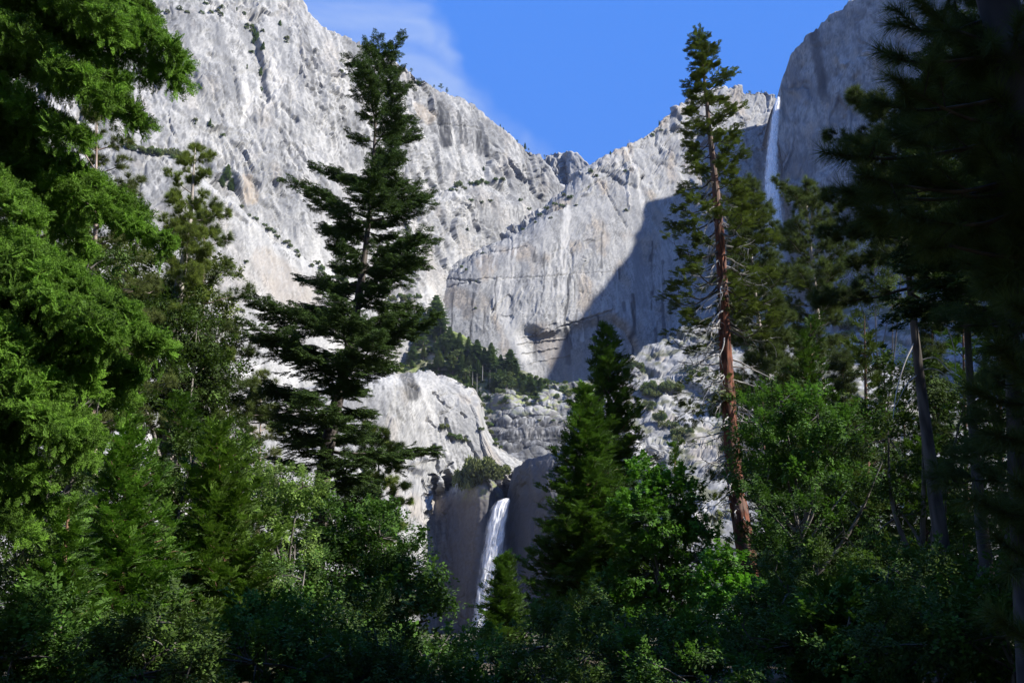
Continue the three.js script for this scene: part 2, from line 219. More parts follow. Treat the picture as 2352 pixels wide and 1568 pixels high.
// east wall beside the upper fall; its rim outside the frame throws the shadow on the dome
{
  const K = at(1790, 232, 1056), x0 = K.x - 4, x1 = x0 + 760, nx = 440, ny = 330;
  const plan = (x) => K.z + 0.62 * (x - K.x) + 0.75 * Math.max(0, x - K.x - 210), face = (x, h) => plan(x) - 0.045 * (h - 500) + 10 * smooth(660, 640, h + 25 * noise(x / 60, 1, 2));
  // the skyline seen from the viewpoint, then the part outside the frame whose shadow ends on the dome
  const rimPts = [[1789, 236], [1794, 205], [1800, 172], [1812, 140], [1830, 110], [1860, 80], [1900, 40], [1940, 14], [1972, -4], [2040, -30], [2120, -40]].map(([px, py]) => { let d = 1050; for (let k = 0; k < 12; k++) { const p = at(px, py, d); d = -face(p.x, p.y); } const p = at(px, py, d); return [p.x, p.y]; });
  const last = rimPts[rimPts.length - 1][0];
  for (const [px, py] of [[1478, 470], [1452, 560], [1415, 615], [1372, 665], [1330, 715], [1290, 770], [1255, 840]]) { const p = dome.at(px, py).clone(); for (let k = 0; k < 4000; k++) { p.addScaledVector(sunDir, 1); if (p.x > K.x && p.z < face(p.x, p.y)) break; } if (p.x > last + 12) rimPts.push([p.x, p.y]); }
  rimPts.sort((a, b) => a[0] - b[0]); const end = rimPts[rimPts.length - 1]; rimPts.push([end[0] + 25, end[1] - 30], [end[0] + 60, end[1] - 260], [x1, 380]);
  console.log('rim', rimPts.map((p) => p.map(Math.round).join(',')).join(' '));
  const rim = (x) => table(x, rimPts) + 5 * noise(x / 13, 4, 4) + 3 * noise(x / 5, 4, 9) + 5 * (cells(x / 11, 3.3, 1.7)[0] - 0.5);
  const cols = nx + 1, rows = ny + 7, pos = new Float32Array(cols * rows * 3), col = new Float32Array(cols * rows * 3), o = [0, 0, 0], p = V(0, 0, 0);
  for (let j = 0; j < rows; j++) for (let i = 0; i <= nx; i++) {
    const x = x0 + Math.pow(i / nx, 1.4) * (x1 - x0), k = Math.max(0, j - ny), h = j <= ny ? lerp(40, rim(x), j / ny) : rim(x) - [0, 0.5, 2, 8, 30, 80, 200][k];
    p.set(x, h, face(x, Math.min(h, rim(x))) - [0, 3, 10, 30, 80, 180, 350][k]);
    const r = granite(p, { big: 8, flake: 2.4, chip: 1, flute: 1.7, fine: 0.4, tip: -0.12, seed: 21 }) * (j > ny ? 0.4 : 1);
    p.x -= r * 0.5; p.z += r * 0.85; p.toArray(pos, (j * cols + i) * 3);
    graniteColor(p, o, { streak: 0.85, tan: 0.7, slate: 0.85, pale: 0.1, seed: 22 });
    MIX(o, STREAK, 0.8 * smooth(9, 3, Math.abs(x - K.x - 62 - 4 * noise(h / 30, 2, 2))) * smooth(760, 790, h));
    MIX(o, WHITE, 0.6 * smooth(2.2, 0.8, Math.abs(h - (655 + 0.35 * (x - K.x - 50) + 6 * noise(x / 20, 3, 3)))) * smooth(K.x + 30, K.x + 40, x) * smooth(K.x + 120, K.x + 100, x));
    col.set(o, (j * cols + i) * 3);
  }
  const idx = []; for (let j = 0; j < rows - 1; j++) for (let i = 0; i < nx; i++) { const a = j * cols + i; idx.push(a, a + 1, a + cols + 1, a, a + cols + 1, a + cols); }
  const g = new THREE.BufferGeometry(); g.setAttribute('position', new THREE.BufferAttribute(pos, 3)); g.setAttribute('color', new THREE.BufferAttribute(col, 3)); g.setIndex(idx); g.computeVertexNormals();
  structure('cliff', g, graniteMat);
}
// wooded ramp under the dome
const rampDepth = (px, py) => 880 - (py - 700) * 0.35 - (px - 950) * 0.03;
const ramp = rockSheet('wooded_slope', {
  x0: 820, x1: 1420, nx: 240, ny: 150, top: (px) => table(px, [[820, 700], [890, 690], [930, 684], [960, 690], [1000, 735], [1060, 772], [1130, 806], [1200, 852], [1260, 880], [1320, 884], [1420, 880]]), bottom: () => 1060, depth: rampDepth,
  relief: (p) => fbm(p.x / 20, p.y / 20, p.z / 20, 4) * 4, color: (p, px, py, o) => { o[0] = 0.12; o[1] = 0.13; o[2] = 0.06; MIX(o, [0.3, 0.28, 0.24], smooth(0.1, 0.5, fbm(p.x / 12, p.y / 12, p.z / 12, 4))); MIX(o, [0.16, 0.2, 0.05], smooth(0, 0.5, fbm(p.x / 25 + 4, p.y / 25, p.z / 25, 3))); }, back: [4, 10], drop: [0, -2],
});
// ledges of the middle cascade
const ledges = rockSheet('rock_ledges', {
  x0: 1040, x1: 1560, nx: 300, ny: 190, top: (px) => table(px, [[1040, 940], [1110, 905], [1150, 893], [1250, 884], [1330, 878], [1420, 872], [1560, 868]]) + 3 * noise(px / 12, 2, 2), bottom: () => 1150,
  depth: (px, py) => { let d = 760 - (py - 880) * 0.1; for (const [y, w] of [[905, 10], [922, 12], [948, 12], [968, 6], [990, 16], [1025, 5], [1045, 9]]) d += w * smooth(y + 5, y - 5, py + 26 * noise(px / 70, y, 1) + 6 * noise(px / 16, y, 4)); return d - 30 + 10 * smooth(1180, 1120, px); },
  relief: (p) => granite(p, { big: 3, flake: 1.4, chip: 0.7, flute: 1.1, fine: 0.3, seed: 31 }) + ridged(p.x / 40, p.y / 6 + 0.6 * noise(p.x / 20, p.y / 20, 2), p.z / 40) * 0.7,
  color: (p, px, py, o) => { graniteColor(p, o, { streak: 0.9, tan: 0.25, slate: 1, pale: 0.3, seed: 32 }); MIX(o, [0.075, 0.073, 0.07], 0.8 * smooth(-0.1, 0.35, fbm(p.x / 11, p.y / 5, p.z / 11, 4))); MIX(o, STREAK, 0.75 * smooth(0.0, 0.35, noise(p.x / 1.6, p.y / 22, p.z / 1.6) + 0.25) * smooth(955, 975, py) * smooth(1045, 1030, py)); MIX(o, [0.14, 0.14, 0.13], 0.75 * smooth(1210, 1130, px + 20 * noise(p.x / 9, p.y / 9, 2)) * smooth(970, 930, py)); MIX(o, [0.2, 0.23, 0.07], 0.8 * smooth(0.15, 0.4, fbm(p.x / 9, p.y / 3, p.z / 9, 3)) * smooth(975, 930, py)); },
});
// open slabs on the right, below the east wall
const slabTop = (px) => table(px, [[1410, 905], [1425, 850], [1440, 826], [1480, 800], [1560, 772], [1650, 750], [1800, 706], [1850, 690], [1900, 672], [2000, 655], [2100, 640], [2352, 612], [2700, 560]]) + 5 * noise(px / 16, 6, 2);
const slabDepth = (px, py) => { let d = lerp(815, 440, clamp((py - 640) / 820)) - (px - 1430) * 0.04; for (const [x, y, w] of [[1430, 880, 10], [1600, 960, 8], [1500, 1020, 7], [1700, 860, 7], [1900, 760, 6], [1800, 1000, 8]]) d += w * smooth(7, -7, py - y - (x - px) * 0.08 + 10 * noise(px / 40, y, 1)); return d; };
const slabs = rockSheet('granite_slabs', {
  x0: 1410, x1: 2700, nx: 460, ny: 260, top: slabTop, bottom: () => 1470, depth: slabDepth,
  relief: (p) => granite(p, { big: 6, flake: 2.4, chip: 1.1, flute: 0.4, fine: 0.35, seed: 41 }) + ridged(p.x / 30, p.y / 6 + 0.5 * noise(p.x / 15, p.y / 15, 3), p.z / 30) * 0.9,
  color: (p, px, py, o) => { graniteColor(p, o, { streak: 0.4, tan: 0.6, slate: 0.9, pale: 0.35, seed: 42 }); MIX(o, [0.085, 0.09, 0.045], 0.85 * smooth(0.1, 0.4, fbm(p.x / 16, p.y / 10, p.z / 16, 4))); },
});
// pale buttress left of the lower fall
const buttTop = (px) => table(px, [[300, 1300], [420, 1080], [500, 980], [600, 930], [700, 890], [850, 858], [930, 853], [985, 850], [1010, 862], [1060, 882], [1088, 897], [1103, 920], [1112, 965], [1128, 1005], [1150, 1030], [1175, 1048], [1200, 1068], [1225, 1100]]) + 3 * noise(px / 10, 3, 3);
const buttDepth = (px, py) => table(px, [[300, 470], [480, 555], [900, 615], [1000, 650], [1100, 668], [1225, 680]]) + (1050 - py) * 0.09 + 25 * Math.exp(-Math.max(0, py - buttTop(px)) / 14) - Math.max(0, py - 1100) * 0.1 + 55 * smooth(1085, 1175, py + 26 * noise(px / 17, 2, 8) + 9 * noise(px / 5, 3, 8)) * smooth(972, 1012, px + 9 * noise(py / 12, 5, 5));
const buttCracks = [[998, 900, 1020, 925, 4, -5], [1025, 960, 1040, 1010, 6, -5], [1060, 945, 1070, 955, 5, -5], [935, 1075, 1005, 1092, 5, -8], [1005, 1092, 1040, 1060, 5, -5], [980, 960, 1000, 980, 5, -4], [1070, 1000, 1100, 1050, 5, -4], [1000, 1020, 1010, 1080, 5, -4], [940, 880, 960, 890, 8, -6], [1085, 905, 1095, 925, 9, -4], [950, 1060, 1010, 1050, 4, 4]];
const buttress = rockSheet('rock_buttress', {
  x0: 300, x1: 1225, nx: 420, ny: 260, top: buttTop, bottom: (px) => table(px, [[300, 1472], [930, 1472], [985, 1180], [1225, 1180]]), depth: buttDepth,
  relief: (p, px, py) => granite(p, { big: 6, flake: 2.2, chip: 1, flute: 0.8, fine: 0.35, tip: 0.5, seed: 51 }) + crack(px, py, buttCracks),
  color: (p, px, py, o) => { graniteColor(p, o, { streak: 0.25, tan: 0.5, slate: 0.3, pale: 1, seed: 52 }); stain(px, py, p, o, [[935, 860, 950, 900, 16, 20, STREAK, 0.7], [1000, 1110, 1010, 1150, 8, 9, STREAK, 0.6]]); },
});
// the cliff of the lower fall, its right-hand wing brought forward and raised to cast shade
const lowTop = (px) => table(px, [[880, 1140], [930, 1118], [985, 1110], [1030, 1125], [1060, 1098], [1100, 1096], [1130, 1100], [1148, 1125], [1156, 1146], [1166, 1148], [1172, 1110], [1186, 1080], [1215, 1062], [1240, 1056], [1290, 1045], [1335, 985], [1362, 915], [1392, 885], [1422, 915], [1450, 1010], [1500, 1090], [1600, 1180], [1720, 1300]]) + 3 * noise(px / 9, 4, 6);
const lowDepth = (px, py) => { const d = table(px, [[880, 622], [975, 640], [1000, 664], [1030, 656], [1060, 646], [1100, 629], [1118, 628], [1134, 642], [1150, 648], [1172, 652], [1190, 640], [1210, 622], [1260, 600], [1330, 592], [1430, 598], [1520, 570], [1600, 545], [1720, 530]]); return d - (py - 1150) * 0.035 + 12 * Math.exp(-Math.max(0, py - lowTop(px)) / 10); };
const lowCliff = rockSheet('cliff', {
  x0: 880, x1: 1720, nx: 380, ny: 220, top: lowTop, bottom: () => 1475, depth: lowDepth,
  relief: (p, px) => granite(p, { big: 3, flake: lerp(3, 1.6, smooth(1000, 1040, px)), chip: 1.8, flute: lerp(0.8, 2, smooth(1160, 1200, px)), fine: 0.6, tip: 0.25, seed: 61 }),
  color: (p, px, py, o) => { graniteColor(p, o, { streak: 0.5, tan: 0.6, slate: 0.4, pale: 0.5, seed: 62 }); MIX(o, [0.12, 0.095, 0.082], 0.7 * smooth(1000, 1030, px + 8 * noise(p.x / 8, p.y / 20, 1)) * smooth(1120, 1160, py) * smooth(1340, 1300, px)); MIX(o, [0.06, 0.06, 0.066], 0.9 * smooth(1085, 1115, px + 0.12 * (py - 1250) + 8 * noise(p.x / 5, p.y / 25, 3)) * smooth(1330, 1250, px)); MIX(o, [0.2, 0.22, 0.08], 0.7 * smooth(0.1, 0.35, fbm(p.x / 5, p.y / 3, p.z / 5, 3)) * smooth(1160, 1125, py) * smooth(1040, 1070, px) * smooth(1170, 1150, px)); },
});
// valley floor
const groundY = (x, z) => { const n = Math.hypot(x, z); return (0.35 * fbm(x / 14, z / 14, 3, 3) + 2.2 * noise(x / 90, z / 90, 5)) * smooth(4, 30, n) + 1.5 * smooth(60, 400, -z) * noise(x / 40, z / 40, 8); };
{
  const g = new THREE.BufferGeometry(), n = 260, pos = [], col = [], idx = [];
  const w = (t) => Math.sign(t) * (Math.abs(t) * 120 + Math.pow(Math.abs(t), 4) * 5800);
  for (let j = 0; j <= n; j++) for (let i = 0; i <= n; i++) {
    const x = w(i / n * 2 - 1), z = w(j / n * 2 - 1), far = Math.hypot(x, z);
    pos.push(x, far > 1500 ? 0 : groundY(x, z), z);
    const k = fbm(x / 3, z / 3, 2, 4), c = [0.11, 0.085, 0.055]; MIX(c, [0.06, 0.075, 0.03], smooth(-0.1, 0.4, fbm(x / 9, z / 9, 7, 3))); MIX(c, [0.2, 0.17, 0.13], 0.6 * smooth(0.2, 0.6, k)); col.push(...c);
  }
  for (let j = 0; j < n; j++) for (let i = 0; i < n; i++) { const a = j * (n + 1) + i; idx.push(a, a + n + 1, a + 1, a + 1, a + n + 1, a + n + 2); }
  g.setAttribute('position', new THREE.Float32BufferAttribute(pos, 3)); g.setAttribute('color', new THREE.Float32BufferAttribute(col, 3)); g.setIndex(idx); g.computeVertexNormals();
  structure('ground', g, rough({ vertexColors: true }));
}

// the far side of the valley, unseen behind the viewpoint, added to cut sky light: wooded talus and grey walls
{
  const g = new THREE.BufferGeometry(), n = 90, m = 26, pos = [], col = [], idx = [];
  for (let j = 0; j <= m; j++) for (let i = 0; i <= n; i++) {
    const a = lerp(-0.15, Math.PI + 0.15, i / n), t = j / m, q = 1 + 0.12 * noise(i / 9, t * 2, 3), R = (900 + 420 * t) * q, h = (t < 0.35 ? t * 500 : 175 + (t - 0.35) * 900) * (1 + 0.25 * noise(i / 11, 2, 2)) * smooth(0, 0.12, i / n) * smooth(1, 0.88, i / n);
    pos.push(Math.cos(a) * R, h - 4, Math.sin(a) * R);
    const c = [0.045, 0.06, 0.03]; MIX(c, [0.22, 0.21, 0.2], smooth(0.3, 0.5, t + 0.25 * fbm(i / 5, t * 6, 1, 3))); col.push(...c);
  }
  for (let j = 0; j < m; j++) for (let i = 0; i < n; i++) { const a = j * (n + 1) + i; idx.push(a, a + 1, a + n + 2, a, a + n + 2, a + n + 1); }
  g.setAttribute('position', new THREE.Float32BufferAttribute(pos, 3)); g.setAttribute('color', new THREE.Float32BufferAttribute(col, 3)); g.setIndex(idx); g.computeVertexNormals(); structure('valley_side', g, rough({ vertexColors: true }));
}

// ---------------------------------------------------------------- falling water
const waterMat = rough({ vertexColors: true, transparent: true, color: 0xffffff, roughness: 0.9 });
function fall(name, spine, depth, { lobes = 1, seed = 0, rows = 220, fade = 1.2, solid = 1 }) {
  const geos = [];
  for (let layer = 0; layer < lobes; layer++) {
    const cols = 30, pos = [], col = [], idx = [];
    for (let j = 0; j <= rows; j++) {
      const t = j / rows, py = lerp(spine[0][1], spine[spine.length - 1][1], t), cx = table(py, spine.map(([x, y]) => [y, x])), w = table(py, spine.map(([, y, ww]) => [y, ww])) * (1 + layer * 0.25), c = at(cx, py, depth), m = depth / FOCAL * w;
      for (let i = 0; i <= cols; i++) {
        const u = i / cols * 2 - 1, s = u * m + noise(c.y / 9, u * 2, seed + layer) * m * 0.12, q = Math.sqrt(Math.max(0, 1 - u * u));
        const n1 = noise(s / 1.2 + seed, c.y / 16 + layer * 3, 2) + 0.6 * noise(s / 0.5, c.y / 7, seed) + 0.5 * noise(s / 2, c.y / 5, seed + 4);
        pos.push(c.x + s, c.y, c.z + q * (2.5 + m * 0.5) + n1 * 0.9 + layer * 0.7);
        const edge = smooth(0, 0.55 + 0.35 * t, 1 - Math.abs(u) + 0.22 * n1 * (0.4 + t));
        const a = clamp(edge * (layer ? 0.3 : solid) * (0.85 + 0.3 * n1)) * (fade < 1 ? 1 - smooth(fade, 1, t) * 0.9 : 1);
        const k = 0.9 + 0.06 * n1; col.push(k, k, k, a);
      }
    }
    for (let j = 0; j < rows; j++) for (let i = 0; i < cols; i++) { const a = j * (cols + 1) + i; idx.push(a, a + cols + 1, a + 1, a + 1, a + cols + 1, a + cols + 2); }
    const g = new THREE.BufferGeometry(); g.setAttribute('position', new THREE.Float32BufferAttribute(pos, 3)); g.setAttribute('color', new THREE.Float32BufferAttribute(col, 4)); g.setIndex(idx); g.computeVertexNormals(); geos.push(g);
  }
  return structure(name, mergeGeometries(geos), waterMat);
}
fall('waterfall', [[1787, 226, 5], [1784, 240, 8], [1779, 280, 12], [1774, 330, 15], [1770, 400, 20], [1771, 470, 27], [1775, 540, 34], [1782, 640, 42]], 1022, { lobes: 2, seed: 3, fade: 0.6, solid: 1.5 });
fall('waterfall', [[1164, 1146, 7], [1157, 1152, 15], [1149, 1170, 20], [1143, 1200, 22], [1135, 1250, 24], [1127, 1310, 26], [1118, 1380, 28], [1108, 1458, 32]], 618, { lobes: 2, seed: 8, solid: 1.6 });
// ---------------------------------------------------------------- foliage pieces, one metre long along +x, their upper side towards +y
class Blades {
  constructor() { this.p = []; }
  tri(a, b, c) { this.p.push(a.x, a.y, a.z, b.x, b.y, b.z, c.x, c.y, c.z); }
  blade(o, dir, side, len, w) { // a slim leaf: two triangles, widest at two fifths
    const m = o.clone().addScaledVector(dir, len * 0.42), t = o.clone().addScaledVector(dir, len);
    const l = m.clone().addScaledVector(side, w / 2), r = m.clone().addScaledVector(side, -w / 2);
    this.tri(o, r, t); this.tri(o, t, l);
  }
  needle(o, dir, side, len, w) { const a = o.clone().addScaledVector(side, w / 2), b = o.clone().addScaledVector(side, -w / 2); this.tri(a, b, o.clone().addScaledVector(dir, len)); }
  geo() { const g = new THREE.BufferGeometry(); g.setAttribute('position', new THREE.Float32BufferAttribute(this.p, 3)); g.computeVertexNormals(); return g; }
}
const rnd3 = (r) => { const z = r() * 2 - 1, a = r() * 6.2832, q = Math.sqrt(1 - z * z); return V(q * Math.cos(a), z, q * Math.sin(a)); };
// flat spray of short needles on forked twigs; sag lets the side twigs hang
function firSpray(seed, { twigs = 8, per = 4, needle = 0.17, w = 0.075, sag = 0.2 } = {}) {
  const r = rng(seed), b = new Blades(), comb = (o, dir, len, n) => {
    const up = V(0, 1, 0), side = dir.clone().cross(up).normalize(), q = o.clone();
    for (let i = 0; i < n; i++) for (const s of [-1, 1]) {
      const t = (i + r() * 0.8) / n; q.copy(o).addScaledVector(dir, len * t);
      const d = dir.clone().multiplyScalar(0.55 + 0.3 * r()).addScaledVector(side, s * (0.7 + 0.3 * r())).addScaledVector(up, 0.5 * (r() - 0.35)).normalize();
      b.needle(q, d, V(r() - 0.5, r() - 0.5, r() - 0.5).cross(d).normalize(), needle * (0.7 + 0.6 * r()), w);
    }
  };
  comb(V(0, 0, 0), V(1, -sag * 0.5, 0).normalize(), 1, per * 2);
  for (let i = 0; i < twigs; i++) {
    const t = 0.08 + 0.85 * i / twigs, s = i % 2 ? 1 : -1, len = (0.42 * (1 - t) + 0.14) * (0.75 + 0.5 * r());
    comb(V(t, -sag * 0.5 * t, 0), V(0.62 + 0.2 * r(), -sag * (0.6 + r()), s * (0.75 + 0.2 * r())).normalize(), len, Math.max(3, Math.round(per * (len / 0.35))));
  }
  return b.geo();
}
// incense cedar: upright flattened fans of scaly lobes
function cedarSpray(seed, { lobes = 7, w = 0.085 } = {}) {
  const r = rng(seed), b = new Blades(), ax = V(1, 0, 0);
  for (let i = 0; i < lobes; i++) {
    const t = 0.05 + 0.8 * i / lobes, s = i % 2 ? 1 : -1, o = V(t, 0.03 * (r() - 0.5), 0), d = V(0.8, 0.45 * (r() - 0.35), s * (0.45 + 0.35 * r())).normalize(), len = (0.5 - 0.28 * t) * (0.8 + 0.4 * r());
    for (let k = 0; k < 4; k++) { const q = o.clone().addScaledVector(d, len * k / 4); for (const m of [-1, 1]) { const e = d.clone().addScaledVector(V(-d.z, 0, d.x), m * (0.3 + 0.4 * r())).addScaledVector(V(0, 1, 0), 0.5 * (r() - 0.5)).normalize(); b.blade(q, e, V(0, 0.5 * (r() - 0.5), 0).add(V(-e.z, 0, e.x)).normalize(), len * (0.42 - 0.04 * k), w * (0.8 + 0.5 * r())); } }
    b.blade(o, d, V(-d.z, 0.4 * (r() - 0.5), d.x).normalize(), len * 1.15, w);
  }
  b.blade(V(0.6, 0, 0), ax, V(0, 0.3, 1).normalize(), 0.4, w);
  return b.geo();
}
// tuft of long needles round the end of a twig
function pineTuft(seed, { n = 60, w = 0.034, back = 0.25 } = {}) {
  const r = rng(seed), b = new Blades();
  for (let i = 0; i < n; i++) {
    const a = r() * 6.2832, open = 0.25 + 1.05 * Math.pow(r(), 0.8), d = V(Math.cos(open), Math.sin(open) * Math.cos(a), Math.sin(open) * Math.sin(a)); d.y -= 0.12; d.normalize();
    b.needle(V(r() * 0.42 - back * 0.4, 0, 0), d, rnd3(r).cross(d).normalize(), 0.55 + 0.3 * r(), w);
  }
  return b.geo();
}
// twig with flat leaves; lobed leaves are three blades from one stalk
function leafTwig(seed, { n = 30, size = 0.17, wide = 0.6, lobed = false, spread = 0.42 } = {}) {
  const r = rng(seed), b = new Blades();
  for (let i = 0; i < n; i++) {
    const t = Math.pow(r(), 0.8), o = V(t, 0.35 * spread * (r() - 0.5), 0).add(rnd3(r).multiplyScalar(spread * (1 - 0.55 * t) * Math.pow(r(), 0.5)));
    const d = V(0.7, r() - 0.65, (r() - 0.5) * 2.2).normalize(), nrm = V(0.5 * (r() - 0.5), 1, 0.9 * (r() - 0.5)).normalize(), side = d.clone().cross(nrm).normalize(), s = size * (0.65 + 0.6 * r());
    b.blade(o, d, side, s, s * wide);
    if (lobed) for (const m of [-1, 1]) { const e = d.clone().multiplyScalar(0.55).addScaledVector(side, m * 0.85).normalize(), es = e.clone().cross(nrm).normalize(); b.blade(o.clone().addScaledVector(d, s * 0.12), e, es, s * 0.75, s * wide * 0.75); }
  }
  return b.geo();
}
const FIR = [1, 2, 3].map((k) => firSpray(k)), FIRNEAR = [4, 5, 6].map((k) => firSpray(k, { twigs: 9, per: 5, needle: 0.15, w: 0.06, sag: 0.25 }));
const CEDAR = [11, 12, 13].map((k) => cedarSpray(k)), TUFT = [21, 22].map((k) => pineTuft(k)), TUFTNEAR = [25, 26, 27].map((k) => pineTuft(k, { n: 90, w: 0.019 }));
const OAK = [31, 32, 33].map((k) => leafTwig(k, { n: 30, size: 0.22, wide: 0.62 })), MAPLE = [41, 42, 43].map((k) => leafTwig(k, { n: 18, size: 0.32, wide: 0.55, lobed: true })), DOGWOOD = [51, 52].map((k) => leafTwig(k, { n: 24, size: 0.25, wide: 0.66 }));

// ---------------------------------------------------------------- wood
function tube(points, radii, seg, bark) {
  const n = points.length, pos = [], idx = [], nrm = V(0.31, 0.2, 0.93), t = V(0, 0, 0), u = V(0, 0, 0), v = V(0, 0, 0);
  for (let i = 0; i < n; i++) {
    t.subVectors(points[Math.min(n - 1, i + 1)], points[Math.max(0, i - 1)]).normalize();
    u.copy(nrm).addScaledVector(t, -nrm.dot(t)).normalize(); v.crossVectors(t, u);
    for (let k = 0; k <= seg; k++) { const a = k / seg * 6.28319, rr = radii[i] * (bark ? bark(a, i / (n - 1), points[i]) : 1); pos.push(points[i].x + rr * (Math.cos(a) * u.x + Math.sin(a) * v.x), points[i].y + rr * (Math.cos(a) * u.y + Math.sin(a) * v.y), points[i].z + rr * (Math.cos(a) * u.z + Math.sin(a) * v.z)); }
    if (i) for (let k = 0; k < seg; k++) { const a = (i - 1) * (seg + 1) + k, b = a + seg + 1; idx.push(a, a + 1, b, b, a + 1, b + 1); }
  }
  const g = new THREE.BufferGeometry(); g.setAttribute('position', new THREE.Float32BufferAttribute(pos, 3)); g.setIndex(idx); g.computeVertexNormals(); return g;
}
const curve = (pts, n) => new THREE.CatmullRomCurve3(pts).getPoints(n);
const taper = (n, a, b, p = 1) => Array.from({ length: n + 1 }, (_, i) => lerp(a, b, Math.pow(i / n, p)));
function paint(g, f) { const p = g.attributes.position, c = new Float32Array(p.count * 3), o = [0, 0, 0], q = V(0, 0, 0); for (let i = 0; i < p.count; i++) { q.fromBufferAttribute(p, i); f(q, o); c.set(o, i * 3); } g.setAttribute('color', new THREE.BufferAttribute(c, 3)); return g; }
const barkMat = rough({ vertexColors: true });
const barkOf = (dark, light, sx = 9) => (q, o) => { o[0] = dark[0]; o[1] = dark[1]; o[2] = dark[2]; MIX(o, light, smooth(-0.25, 0.35, noise(q.x * sx, q.y * 1.1, q.z * sx) + 0.5 * noise(q.x * sx * 2, q.y * 3, q.z * sx * 2))); };
const BARK = { fir: barkOf([0.04, 0.033, 0.028], [0.1, 0.083, 0.072]), pine: barkOf([0.16, 0.115, 0.09], [0.42, 0.34, 0.29], 5), red: barkOf([0.055, 0.021, 0.013], [0.2, 0.066, 0.035], 8), grey: barkOf([0.04, 0.033, 0.027], [0.115, 0.097, 0.08], 7), oak: barkOf([0.06, 0.052, 0.045], [0.2, 0.18, 0.16]), dead: barkOf([0.3, 0.285, 0.27], [0.52, 0.5, 0.48], 6), pale: barkOf([0.22, 0.19, 0.165], [0.5, 0.45, 0.41], 5), rust: barkOf([0.1, 0.05, 0.03], [0.24, 0.13, 0.09]) };
const dummy = new THREE.Object3D(), mtx = new THREE.Matrix4(), xAxis = V(0, 0, 0), yAxis = V(0, 0, 0), zAxis = V(0, 0, 0);
class Crown { // collects sprays, then makes one InstancedMesh for each variant
  constructor(kinds, mat, seed) { this.kinds = kinds; this.mat = mat; this.r = rng(seed); this.lists = kinds.map(() => [[], []]); }
  add(pos, dir, size, tint = 1, up = null, warm = 0) {
    const r = this.r, l = this.lists[Math.floor(r() * this.kinds.length)];
    xAxis.copy(dir).normalize(); yAxis.copy(up || V(0, 1, 0)); yAxis.x += 0.5 * (r() - 0.5); yAxis.z += 0.5 * (r() - 0.5); zAxis.crossVectors(xAxis, yAxis); if (zAxis.lengthSq() < 1e-4) zAxis.set(0, 0, 1); zAxis.normalize(); yAxis.crossVectors(zAxis, xAxis);
    mtx.makeBasis(xAxis, yAxis, zAxis); const s = size * (0.8 + 0.4 * r()); mtx.scale(dummy.scale.set(s, s, s)); mtx.setPosition(pos);
    const k = tint * (0.75 + 0.5 * r()); l[0].push(mtx.clone()); l[1].push([k * (1 + warm), k, k * (1 - 0.3 * warm)]);
  }
  build(parent, name = 'crown') {
    const c = new THREE.Color();
    this.kinds.forEach((g, i) => {
      const [m, t] = this.lists[i]; if (!m.length) return;
      const o = shade(new THREE.InstancedMesh(g, this.mat, m.length)); o.name = name; o.userData.kind = 'stuff';
      m.forEach((x, k) => { o.setMatrixAt(k, x); o.setColorAt(k, c.setRGB(...t[k])); });
      parent.add(o);
    });
  }
  get count() { return this.lists.reduce((s, l) => s + l[0].length, 0); }
}
function thing(name, base, label, category, group) { const o = new THREE.Group(); o.name = numbered(name); o.position.copy(base); tag(o, label, category, group); scene.add(o); return o; }
const groundAt = (px, d) => { const p = at(px, 1450, d); p.y = groundY(p.x, p.z) - 0.15; return p; };
let spraysInAll = 0;
const ORD = 'first second third fourth fifth sixth seventh eighth ninth tenth eleventh twelfth thirteenth fourteenth fifteenth sixteenth seventeenth eighteenth nineteenth twentieth'.split(' ');
const nth = (i) => ORD[i] || (i < 29 ? 'twenty-' + ORD[i - 20] : 'thirtieth'), rank = (list, px) => list.filter((x) => x < px).length;

